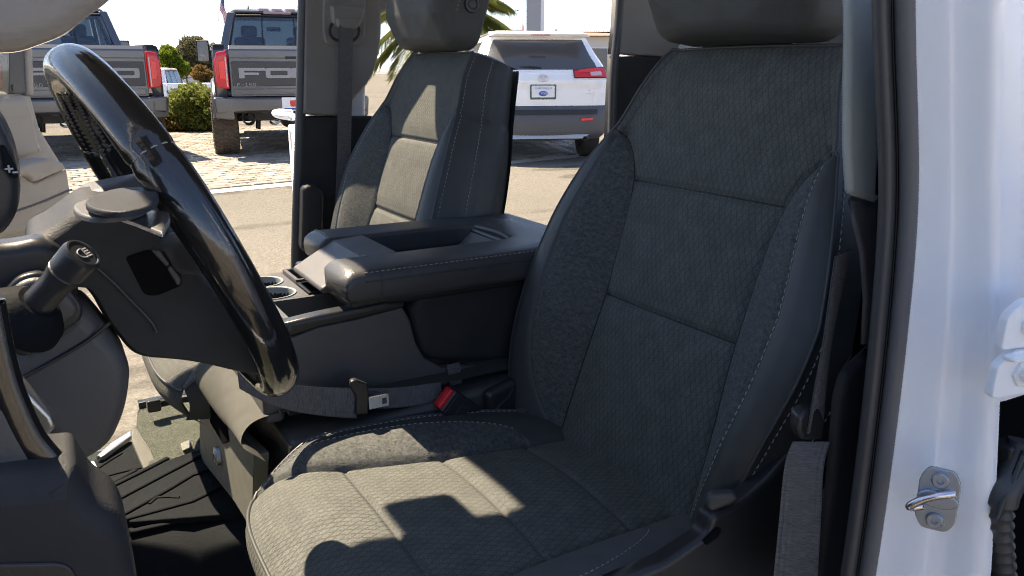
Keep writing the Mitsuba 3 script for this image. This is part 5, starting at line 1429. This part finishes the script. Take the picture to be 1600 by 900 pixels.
def place_vehicle(key, parts, loc, heading):
    """heading: azimuth of the vehicle's forward (local y)."""
    Tm = T().translate(list(map(float, loc))).rotate([0, 0, 1], math.degrees(heading) - 90.0)
    names = {}
    for path, mesh, m, label, smooth in parts:
        k = numbered(key + '__' + path) if '__' not in path else None
        if k is None:
            hd, tl_ = path.split('__')
            k = numbered(names.get(hd, key + '__' + hd) + '__' + tl_)
        else:
            names[path] = k
        if id(mesh) not in _ply:
            _ply[id(mesh)] = (mesh, mikit.ply(mesh, m, smooth=smooth))
        scene[k] = {**_ply[id(mesh)][1], 'to_world': Tm}
        if label:
            labels[k] = {'label': label}


_ply = {}
truck_parts = pickup('pickup', 'truck_grey')
hd = math.radians(79.0)
fw_, rt_ = np.array([math.cos(hd), math.sin(hd), 0]), np.array([math.sin(hd), -math.cos(hd), 0])
tyre_at = np.array([2.273, 12.248, 0.0]) * 1.0
base = tyre_at + rt_ * .955 - fw_ * .80
k1 = thing('parked_pickup', 'dark grey pickup with block letters on its tailgate, the nearer to the door pillar', 'pickup truck', 'grey pickups parked outside')
place_vehicle(k1, truck_parts, base, hd)
k2 = thing('parked_pickup', 'dark grey pickup mostly hidden behind the steering wheel', 'pickup truck', 'grey pickups parked outside')
place_vehicle(k2, truck_parts, base - rt_ * 2.62 + fw_ * .40, math.radians(95.0))
far = pickup('white', 'car_white', dusty=False, letters=False)
k3 = thing('white_pickup', 'small white pickup in the distance behind the clipped hedge', 'pickup truck')
wp = (4.746, 36.53, 0.4217)
place_vehicle(k3, far, (wp[0] + 2.2, wp[1] + .2, -.85), math.radians(150))


# ------------------------------------------------------------------ white sport utility vehicle, seen from behind
def suv():
    P = []
    def add(path, mesh, m, label=None, smooth=45):
        if path != 'wheel':
            v, f = (np.asarray(mesh.vertices, float), np.asarray(mesh.faces)) if hasattr(mesh, 'vertices') else mesh
            v = v.copy(); v[:, 2] = np.interp(v[:, 2], [0, .20, .36, .64, .80, 1.0, 1.09, 1.52, 1.66], [.1, .31, .42, .75, .95, 1.10, 1.205, 1.585, 1.70])
            mesh = (v, f)
        P.append((path, mesh, m, label, smooth))
    zz = [.20, .30, .45, .60, .66, .80, .95, 1.03, 1.10, 1.30, 1.50, 1.575, 1.62, 1.66]
    yr = PchipInterpolator([.20, .30, .45, .60, .64, .80, .95, 1.03, 1.10, 1.50, 1.575, 1.66], [.10, .02, 0, .03, .075, .075, .06, .085, .13, .40, .36, .50])
    wx_ = PchipInterpolator([.20, .30, .45, .60, .80, 1.0, 1.10, 1.30, 1.50, 1.60, 1.66], [.80, .86, .90, .915, .92, .90, .875, .79, .70, .62, .50])
    def rear(z, q): # q in -1..1 across
        x = wx_(z) * q
        y = yr(z) + .05 * np.abs(q) ** 2 + .14 * np.abs(q) ** 6
        return np.stack(np.broadcast_arrays(x, y, z), -1)
    def strip(z0, z1, n=16, q0=-1, q1=1, off=0.0, m=60):
        z = np.linspace(z0, z1, n)[:, None]; q = np.linspace(q0, q1, m)[None]
        S = rear(z, q)
        S[..., 1] -= off
        return grid(S)
    add('rear_body', strip(.64, 1.09, 30), 'car_white', 'white tailgate', True)
    add('rear_bumper', strip(.20, .64, 26), 'bumper_grey', 'dark grey lower bumper', True)
    add('bumper_strip', strip(.545, .60, 5, -.80, .80, .012), 'car_black', smooth=True)
    add('rear_window', strip(1.09, 1.52, 16, -.86, .86, .004), 'car_glass_dark', 'tinted rear window', True)
    add('rear_pillars', strip(1.09, 1.56, 16), 'car_white', smooth=True)
    add('spoiler', hull([(-.64, .30, 1.575), (.64, .30, 1.575), (-.60, .28, 1.60), (.60, .28, 1.60), (-.62, .75, 1.64), (.62, .75, 1.64)], .015), 'car_white', smooth=60)
    add('brake_light', rbox((0, .272, 1.583), (.24, .02, .014), .004), 'lamp_red')
    # sides: lower, greenhouse; forward sections
    ys = np.linspace(0, 1, 40)
    L = 4.5
    def sidegrid(z0, z1, s, n=20):
        z = np.linspace(z0, z1, n)[:, None]
        u = np.linspace(0, 1, 60)[None]
        y0 = yr(z) + .19
        y1 = np.where(z < 1.0, L - .1, L - .1 - (z - 1.0) * 2.9)
        y = y0 + (y1 - y0) * u
        nar = np.clip((u - .80) / .2, 0, 1) ** 2 * .14
        x = wx_(z) * (1 - nar)
        return mir(grid(np.stack(np.broadcast_arrays(x, y, z), -1)), s)
    for s in (1, -1):
        add('side_body', sidegrid(.30, 1.06, s), 'car_white', smooth=True)
        add('side_pillars', sidegrid(1.06, 1.62, s), 'car_white', smooth=True)
        v, f = sidegrid(1.10, 1.50, 1, 6)
        w = v.copy(); w[:, 0] += .006
        keep = (w[:, 1] > .75) & (w[:, 1] < 3.1)
        f2 = f[keep[f].all(1)]
        add('side_window', mir((w, f2), s), 'car_glass_dark', 'dark side glass', smooth=True)
        add('wheel_arch', mir(tube([(.90, .95 + .40 * math.cos(t), .36 + .40 * math.sin(t)) for t in np.linspace(PI, 0, 20)], .03, 8), s), 'bumper_grey')
        add('wheel', wheel_mesh((s * .80, .95, .35), .35, .22, False), 'tyre')
        add('wheel', wheel_mesh((s * .80, 3.65, .35), .35, .22, False), 'tyre')
        # tail light wrapping the corner
        n_ = 'tail_light'
        pts, q = [], np.linspace(.46, .99, 24)
        z = np.linspace(0, 1, 6)[:, None]
        zlo = 1.005 - .03 * ((q - .46) / .53)[None] * 0; zhi = (1.085 + .045 * ((q - .46) / .53)[None])
        zg = zlo + (zhi - zlo) * z
        S = rear(zg, np.broadcast_to(q[None], zg.shape)); S[..., 1] -= .018
        add(n_, mir(grid(S), s), 'lamp_red', 'red tail light', True)
        S2 = S[1:4, 11:20].copy(); S2[..., 1] -= .006
        add(n_ + '__clear_lens', mir(grid(S2), s), 'lamp_clear', smooth=True)
        S3 = S[3:6, 3:20].copy(); S3[..., 1] -= .008
        add(n_ + '__bright_lens', mir(grid(S3), s), 'lamp_bright', smooth=True)
        add(n_ + '__rim', mir(tube(np.vstack([S[0], S[-1][::-1], S[0][:1]]), .006, 6), s), 'car_black', smooth=True)
        add('reflector', mir(slab([(x, -.012 + .05 * x * x, z) for x, z in ((.50, .478), (.66, .485), (.66, .510), (.50, .505))], (0, .02, 0), .004), s), 'lamp_bright')
    add('roof', hull([(-.56, .50, 1.645), (.56, .50, 1.645), (-.60, 2.9, 1.645), (.60, 2.9, 1.645), (-.40, .9, 1.675), (.40, .9, 1.675), (-.4, 2.5, 1.675), (.4, 2.5, 1.675)], .012), 'car_white', smooth=60)
    for s in (1, -1):
        add('roof_rail', mir(tube(spline([(.60, .8, 1.66), (.60, 1.0, 1.69), (.62, 2.4, 1.69), (.62, 2.7, 1.66)], 30), .016, 8), s), 'car_black', smooth=True)
    add('hood', hull([(-.8, 3.6, 1.04), (.8, 3.6, 1.04), (-.72, 4.4, .90), (.72, 4.4, .90), (-.75, 4.42, .4), (.75, 4.42, .4)], .03), 'car_white')
    add('underbody', box((0, 2.2, .33), (1.5, 4.0, .20)), 'car_black', smooth=False)
    add('diffuser', hull([(-.5, .01, .24), (.5, .01, .24), (-.6, .04, .30), (.6, .04, .30), (-.5, .15, .22), (.5, .15, .22)], .012), 'brushed_metal')
    prof = [(.034, -.02), (.042, -.01), (.042, .25), (.033, .25), (.033, -.015)]
    add('tailpipe', at_axis(disc_lathe(prof[::-1], 24), (.56, .02, .235), (0, 1, 0)), 'brushed_metal', 'chrome tailpipe')
    # wiper, emblem, plate
    add('wiper', tube(spline([(-.02, .13, 1.115), (-.16, .135, 1.13), (-.36, .17, 1.118)], 20), .010, 8), 'car_black', smooth=True)
    el = lambda a, b, n=28: np.array([(a * math.cos(t), b * math.sin(t)) for t in np.linspace(0, 2 * PI, n)[:-1]])
    def ring(e, dx=0, dz=0): return tube([(x + dx, yr(.985) - .008, .985 + z + dz) for x, z in e], .0055, 6, closed=True)
    add('emblem', join(ring(el(.070, .045)), ring(el(.020, .042)), ring(el(.045, .016), 0, .018)), 'chrome', 'chrome oval emblem of three rings', True)
    pl_ = rounded(np.array([(-.155, -.085), (.155, -.085), (.155, .085), (-.155, .085)]), .012)
    yp_ = .060
    add('number_plate', slab([(x, yp_, .80 + z) for x, z in pl_ * 1.10], (0, .012, 0), .003), 'plate_green', 'dealer number plate with a blue oval', 50)
    add('number_plate__face', slab([(x, yp_ - .004, .80 + z) for x, z in pl_ * np.array([.97, .86])], (0, .006, 0), .001), 'plate_white', smooth=50)
    up_m = np.array([[1, 0, 0], [0, 0, -1], [0, 1, 0]])
    add('number_plate__oval', slab([(x, yp_ - .006, .765 + z) for x, z in el(.060, .026)], (0, .004, 0), .001), 'plate_blue', smooth=50)
    t_ = meshkit.text_mesh('Ford', .026, .002)
    add('number_plate__script', move(t_, (-.028, yp_ - .0085, .757), mat=up_m), 'plate_white', smooth=False)
    t_ = meshkit.text_mesh('SAN PABLO', .030, .002)
    v0 = np.asarray(t_.vertices)
    add('number_plate__lettering', move(t_, (-(v0[:, 0].max() + v0[:, 0].min()) / 2, yp_ - .007, .815), mat=up_m), 'plate_blue', smooth=False)
    t_ = meshkit.text_mesh('XLE', .045, .004)
    add('trim_badge', move(t_, (.58, yr(.78) + .03, .76), mat=up_m), 'chrome', smooth=False)
    return P


sv = suv()
k4 = thing('parked_suv', 'white sport utility vehicle parked outside, seen from behind between the two seats', 'car')
D0 = np.array((5.663, 8.955, 0.8776))
hs4 = math.radians(68.0)
place_vehicle(k4, sv, (D0[0], D0[1], 0), hs4)

# ------------------------------------------------------------------ plants
scene['leaf_green'] = {'type': 'principledthin', 'base_color': proc(lambda p, n, uv: mix(mi.Color3f(.09, .13, .03), mi.Color3f(.24, .25, .07), noise(p.x * 9, p.y * 9, p.z * 9))), 'roughness': .6, 'diff_trans': .9, 'eta': 1.4}
scene['leaf_olive'] = {'type': 'principledthin', 'base_color': proc(lambda p, n, uv: mix(mi.Color3f(.075, .085, .045), mi.Color3f(.14, .13, .075), noise(p.x * 5, p.y * 5, p.z * 5))), 'roughness': .6, 'diff_trans': .9, 'eta': 1.4}
scene['leaf_bright'] = {'type': 'principledthin', 'base_color': proc(lambda p, n, uv: mix(mi.Color3f(.08, .13, .015), mi.Color3f(.20, .24, .03), noise(p.x * 4, p.y * 4, p.z * 4))), 'roughness': .6, 'diff_trans': .9, 'eta': 1.4}
scene['leaf_rust'] = {'type': 'principledthin', 'base_color': proc(lambda p, n, uv: mix(mi.Color3f(.14, .075, .03), mi.Color3f(.20, .15, .05), noise(p.x * 9, p.y * 9, p.z * 9))), 'roughness': .6, 'diff_trans': .9, 'eta': 1.4}
mat('bark', pri((.10, .075, .05), .9))
scene['palm_leaf'] = {'type': 'principledthin', 'base_color': proc(lambda p, n, uv: mix(mi.Color3f(.06, .085, .02), mi.Color3f(.17, .17, .05), noise(p.x * 4, p.y * 4, p.z * 4))), 'roughness': .6, 'diff_trans': .9, 'eta': 1.4}


def leaves(centres, size, rng_):
    """Small folded leaf blades at the centres."""
    n = len(centres)
    a = rng_.normal(size=(n, 3)); a /= np.linalg.norm(a, axis=1, keepdims=True)
    b = np.cross(a, rng_.normal(size=(n, 3))); b /= np.linalg.norm(b, axis=1, keepdims=True)
    s = size * (.6 + .8 * rng_.random((n, 1)))
    v = np.stack([centres - a * s, centres + b * s * .45 + a * s * .1, centres + a * s, centres - b * s * .45 + a * s * .1], 1).reshape(-1, 3)
    i = np.arange(n)[:, None] * 4
    return v, np.vstack([i + [0, 1, 2], i + [0, 2, 3]])


def blob_points(lobes, n, rng_):
    """Points in the outer shell of lumpy lobes (centre, radii)."""
    out = []
    w = np.array([r[0] * r[1] * r[2] for _, r in lobes]) ** .67
    for (c, r), k in zip(lobes, (w / w.sum() * n).astype(int)):
        d = rng_.normal(size=(k, 3)); d /= np.linalg.norm(d, axis=1, keepdims=True)
        rad = .72 + .33 * rng_.random((k, 1)) ** .7
        rad *= .75 + .5 * meshkit.noise(d * 2.7 + np.asarray(c) * 3.1, 3)[:, None]
        out.append(np.asarray(c) + d * rad * np.asarray(r))
    return np.vstack(out)


def hedge(name, p0, p1, hgt, dep, matn, label, seed, cat='hedge'):
    r_ = np.random.default_rng(seed)
    p0, p1 = np.asarray(p0, float), np.asarray(p1, float)
    lobes = []
    n = max(4, int(np.linalg.norm(p1 - p0) / .3))
    for i in range(n):
        c = p0 + (p1 - p0) * (i + .5) / n
        for dz in (.35, .72):
            q_ = .75 + .5 * r_.random()
            lobes.append((c + np.array([r_.normal() * .07, r_.normal() * .10, hgt * dz * (.9 + .2 * r_.random())]), (.32 * q_, dep / 2 * q_, hgt * .36 * q_)))
    k = thing(name, label, cat)
    part(k, 'foliage', leaves(blob_points(lobes, 9000, r_), .045, r_), matn, smooth=False)
    st = [tube([c0 * np.array([1, 1, 0]) , c0 * np.array([1, 1, .6])], .02, 6) for c0 in [p0 + (p1 - p0) * t + np.array([0, 0, hgt]) for t in (.1, .35, .6, .9)]]
    part(k, 'stem', join(*st), 'bark')


hedge('hedge', (2.382, 17.53, 0), (3.073, 17.54, 0), .80, .9, 'leaf_green', 'leafy green clipped hedge at the edge of the pavers beside the grey pickup', 1)
hedge('low_hedge', (1.892, 17.81, 0), (2.431, 17.7, 0), .42, .8, 'leaf_rust', 'low reddish brown hedge at the edge of the pavers', 2)
hedge('low_hedge', (1.29, 18.16, 0), (1.914, 17.8, 0), .40, .8, 'leaf_rust', 'low brown hedge mostly hidden behind the left grey pickup', 5)


def tree(name, base, top, rad, matn, label, seed, n=9000, size=.10):
    r_ = np.random.default_rng(seed)
    base = np.asarray(base, float)
    k = thing(name, label, 'tree')
    H = top - base[2]
    lobes = []
    limbs = []
    for i in range(11):
        a, q = r_.random() * 2 * PI, r_.random() ** .5
        c = base + np.array([math.cos(a) * rad * .62 * q, math.sin(a) * rad * .62 * q, H * (.45 + .42 * r_.random())])
        rr = rad * (.28 + .22 * r_.random())
        lobes.append((c, (rr, rr, rr * .8)))
        limbs.append(tube(spline([base + np.array([0, 0, H * .3]), base * .4 + c * .6 + np.array([0, 0, -.1]), c], 8), np.linspace(.06, .015, 8) * rad * .5, 6))
    lobes.append((base + np.array([0, 0, H * .86]), (rad * .4, rad * .4, H * .14)))
    part(k, 'crown', leaves(blob_points(lobes, n, r_), size, r_), matn, smooth=False)
    part(k, 'trunk', tube(spline([base, base + np.array([.03, .02, H * .2]), base + np.array([0, 0, H * .4])], 10), np.linspace(.09, .05, 10) * rad * .7, 8), 'bark')
    part(k, 'limbs', join(*limbs), 'bark')


def gbase(d, px, z=-.85):
    p = EYE + (LOOK + RIGHT * (px - 800) / 1250.0) * d
    return np.array([p[0], p[1], z])


RIGHT = np.array([math.sin(AZ), -math.cos(AZ), 0])
tree('green_tree', ((7.787, 57.77, 1.178))[:2] + (-.85,), 2.75, 1.35, 'leaf_bright', 'bright green tree above the white pickup', 11)
tree('olive_tree', ((13.62, 81.93, 1.168))[:2] + (-.85,), 4.15, 2.3, 'leaf_olive', 'grey green tree in the distance beside the grey pickup', 12, size=.14)
tree('olive_tree', ((13.31, 88.1, 1.166))[:2] + (-.85,), 3.7, 1.6, 'leaf_olive', 'thin grey green tree in the distance behind the bright green one', 16, 6000, .14)
tree('rust_tree', ((8.005, 47.95, 0.8415))[:2] + (-.85,), 1.5, .80, 'leaf_rust', 'small orange brown tree behind the hedge', 13, 5000, .07)


def palm(base, top, label, seed, n=26, length=1.5):
    r_ = np.random.default_rng(seed)
    base = np.asarray(base, float)
    k = thing('palm_tree', label, 'palm tree')
    zt = np.array([base[0], base[1], top])
    part(k, 'trunk', tube(spline([base, base * .5 + zt * .5, zt], 16), np.linspace(.17, .14, 16), 12), 'bark')
    for i in range(n):
        a = i * 2.39996 + r_.random() * .3
        el_ = .9 - 1.5 * (i / n) + r_.normal() * .1
        d0 = np.array([math.cos(a) * math.cos(el_), math.sin(a) * math.cos(el_), math.sin(el_)])
        t = np.linspace(0, 1, 22)
        q = zt + d0 * (length * t)[:, None] + np.array([0, 0, -.55 * length])[None] * (t ** 2.2)[:, None]
        ms = [tube(q, np.linspace(.016, .004, 22), 5)]
        side = unit(np.cross(d0, [0, 0, 1]))
        vs, fs = [], []
        for j in range(44):
            u = .22 + .78 * j / 43
            c = np.array([np.interp(u, t, q[:, m]) for m in range(3)])
            tg = unit(np.array([np.interp(min(1, u + .05), t, q[:, m]) for m in range(3)]) - c + 1e-6)
            for s in (1, -1):
                ll = length * .30 * (math.sin(PI * (.12 + .80 * u)) + .12) * (.85 + .3 * r_.random())
                dr_ = unit(side * s + tg * .8 + np.array([0, 0, -.30 - .3 * r_.random()]))
                w = np.cross(dr_, [0, 0, 1]) * .014
                b = len(vs)
                vs += [c - w, c + w, c + dr_ * ll * .55 + w * .8 + np.array([0, 0, .01]), c + dr_ * ll + np.array([0, 0, -.12 * ll])]
                fs += [[b, b + 1, b + 2], [b, b + 2, b + 3]]
        part(k, 'frond', join(ms[0], (np.array(vs), np.array(fs))), 'palm_leaf', smooth=False)


pb_ = (5.886, 12.44, 2.098)
palm((pb_[0], pb_[1], 0), pb_[2], 'palm tree with feathery fronds behind the passenger headrest', 3)

# ------------------------------------------------------------------ buildings, sign post, flags
mat('stucco', pri((.62, .60, .56), .9))
mat('fascia_grey', pri((.33, .34, .35), .7))
mat('roof_tile', pri(proc(tone((.24, .13, .09), 3, .25)), .85))
mat('sign_grey', pri((.30, .31, .32), .5))
mat('sign_white', pri((.70, .71, .72), .5))
b0, b1 = (23.1, 41.94, 1.89), (30.04, 37.91, 1.89)
vx = unit(np.array([b1[0] - b0[0], b1[1] - b0[1], 0])); vy = np.array([-vx[1], vx[0], 0]); ln = math.hypot(b1[0] - b0[0], b1[1] - b0[1])
B1k = thing('showroom', 'low pale building with a tiled roof edge beyond the white vehicle', 'building')
o_ = np.array([b0[0], b0[1], 0])
def bblock(a0, a1, d0, d1, z0, z1):
    c = o_ + vx * (a0 + a1) / 2 + vy * (d0 + d1) / 2 + np.array([0, 0, (z0 + z1) / 2])
    return box(c, (a1 - a0, d1 - d0, z1 - z0), np.stack([vx, vy, [0, 0, 1]], 1))
part(B1k, 'wall', bblock(0, ln, 0, 10, -.9, 3.05), 'stucco', smooth=False)
part(B1k, 'fascia', bblock(-.5, 1.6, -.6, 10, 2.55, 3.40), 'fascia_grey', smooth=False)
part(B1k, 'roof', hull([o_ + vx * a + vy * d + np.array([0, 0, z]) for a in (4.2, ln) for d, z in ((-.5, 3.06), (3, 3.42), (10, 3.06))], .03), 'roof_tile')
for i in range(5):
    a = 1.2 + i * 1.4
    w_ = part(B1k, 'window', bblock(a, a + 1.1, -.06, .0, .4, 2.4), 'car_glass_dark', smooth=False)
    part(w_, 'frame', join(bblock(a - .06, a, -.09, 0, .34, 2.46), bblock(a + 1.1, a + 1.16, -.09, 0, .34, 2.46), bblock(a, a + 1.1, -.09, 0, 2.4, 2.46), bblock(a, a + 1.1, -.09, 0, .34, .4)), 'sign_white', smooth=False)
s0_ = (19.71, 32.13, 2.574)
SG = thing('sign_pylon', 'tall grey and white sign pylon above the white vehicle', 'sign')
Rz = np.stack([vx, vy, [0, 0, 1]], 1)
part(SG, 'post', box((s0_[0], s0_[1], 3.5), (.62, .5, 9.0), Rz), 'sign_grey', smooth=False)
part(SG, 'edge', box(np.array([s0_[0], s0_[1], 3.5]) + vx * .40, (.16, .46, 9.0), Rz), 'sign_white', smooth=False)
b2 = (14.66, 99.29, 1.161)
B2k = thing('far_building', 'low brownish roofed building far off behind the white pickup', 'building')
part(B2k, 'wall', box((b2[0], b2[1], 0), (14, 6, 1.9), frame((math.cos(AZ), math.sin(AZ), 0))), 'stucco', smooth=False)
part(B2k, 'roof', rbox((b2[0], b2[1], 1.05), (14.6, 6.6, .35), .05, frame((math.cos(AZ), math.sin(AZ), 0)), False), 'roof_tile')
lp = (25.16, 38.66, 2.879)
LPk = thing('lamp_post', 'thin grey lamp post beyond the white vehicle', 'street lamp')
part(LPk, 'post', tube([(lp[0], lp[1], 0), (lp[0], lp[1], 3.25)], .05, 8), 'sign_grey')
part(LPk, 'head', hull([(lp[0] - .1, lp[1], 3.25), (lp[0] + .1, lp[1], 3.25), (lp[0], lp[1], 3.36)], .06), 'sign_white')


def flag_colour(p, n, uv):
    stripe = dr.select((mi.Int32(dr.floor(uv.y * 13)) & 1) == 0, mi.Color3f(.50, .025, .04), mi.Color3f(.80, .80, .80))
    canton = (uv.x < .4) & (uv.y > 6 / 13)
    star = smoothstep(.30, .22, dr.sqrt(dr.square(uv.x * 15 - dr.floor(uv.x * 15) - .5) + dr.square(uv.y * 16.7 - dr.floor(uv.y * 16.7) - .5)))
    return dr.select(canton, mix(mi.Color3f(.02, .03, .13), mi.Color3f(.8, .8, .8), star), stripe)


mat('flag_cloth', pri(proc(flag_colour), .8))


def flag(px0, px1, d, label):
    """A flag hanging limp from a leaning pole: px0 foot of the staff, px1 its tip."""
    k = thing('flag', label, 'flag', 'flags on staffs')
    a, b = np.array(px0, float), np.array(px1, float)
    part(k, 'staff', tube([a, b], .012, 8), 'sign_white')
    u = np.linspace(0, 1, 26); w = np.linspace(0, 1, 16)
    ax_ = unit(b - a)
    hoist = .62
    P = np.zeros((26, 16, 3))
    for i, s in enumerate(u):
        drop = np.array([.16 * s + .03 * math.sin(s * 9), .05 * math.sin(s * 11), -.92 * s])
        fold = 1 - .45 * s
        P[i] = (b - ax_ * .03) - ax_ * hoist * (1 - w)[:, None] * fold * .9 - ax_ * hoist * .1 + drop + .05 * np.sin(w * 9 + s * 5)[:, None] * np.array([.7, .7, 0]) * s
    uv = np.stack(np.broadcast_arrays(u[:, None], w[None]), -1).reshape(-1, 2)
    part(k, 'cloth', grid(P), 'flag_cloth', 'red and white striped flag with a blue star field', smooth=True, uv=uv)


flag((5.417, 28.44, 2.594), (5.697, 28.63, 3.718), 26, 'striped flag on a staff above the nearer grey pickup')
flag((12.97, 21.47, 1.931), (12.91, 21.83, 3.005), 24, 'striped flag on a staff beside the sign pylon')

# the rest of the pickup we look into: bonnet and load bed, outside the picture
part(CAB, 'bonnet', join(hull([(-1.0, .42, .55), (-1.0, 2.04, .55), (-1.0, .42, 1.10), (-1.0, 2.04, 1.10), (-2.5, .45, .55), (-2.5, 2.0, .55), (-2.45, .5, 1.02), (-2.45, 1.95, 1.02)], .05)), 'white_paint')
part(CAB, 'load_bed', join(rbox((3.3, .36, .78), (2.1, .16, .72), .05), rbox((3.3, 2.10, .78), (2.1, .16, .72), .05), box((3.3, 1.23, .60), (2.1, 1.7, .06))), 'white_paint')

# doors of the pickup's near side stand open on both sides of the viewer
ND = unit_part(CAB, 'driver_door', 'open driver door, out of the picture to the left')
LD = unit_part(CAB, 'rear_door', 'open rear door on the driver side, hinged beyond the right edge')
for key, hx, hy, an, ln_ in ((ND, -.86, .30, math.radians(-66), 1.12), (LD, .70, .24, math.radians(-74), 1.0)):
    f_, s_ = np.array([math.cos(an), math.sin(an), 0]), np.array([-math.sin(an), math.cos(an), 0])
    o = np.array([hx, hy, 0])
    def dp(a, b, z): return o + f_ * a + s_ * b + np.array([0, 0, z])
    part(key, 'shell', hull([dp(a, b, z) for a in (0, ln_) for b in (0, .05) for z in (.36, 1.12)], .015), 'white_paint', smooth=60)
    part(key, 'inner_panel', hull([dp(a, .07 + b, z) for a in (.04, ln_ - .05) for b in (0, .04) for z in (.40, 1.10)], .015), 'console_grey', smooth=60)
    part(key, 'armrest', hull([dp(a, b, z) for a in (.3, ln_ - .2) for b in (.10, .17) for z in (.80, .84)], .015), 'armrest_vinyl', smooth=60)
    part(key, 'window_frame', tube([dp(.02, .03, 1.12), dp(.35, .05, 1.66), dp(ln_ - .1, .05, 1.66), dp(ln_ - .02, .03, 1.12)], .025, 8), 'white_paint', smooth=40)
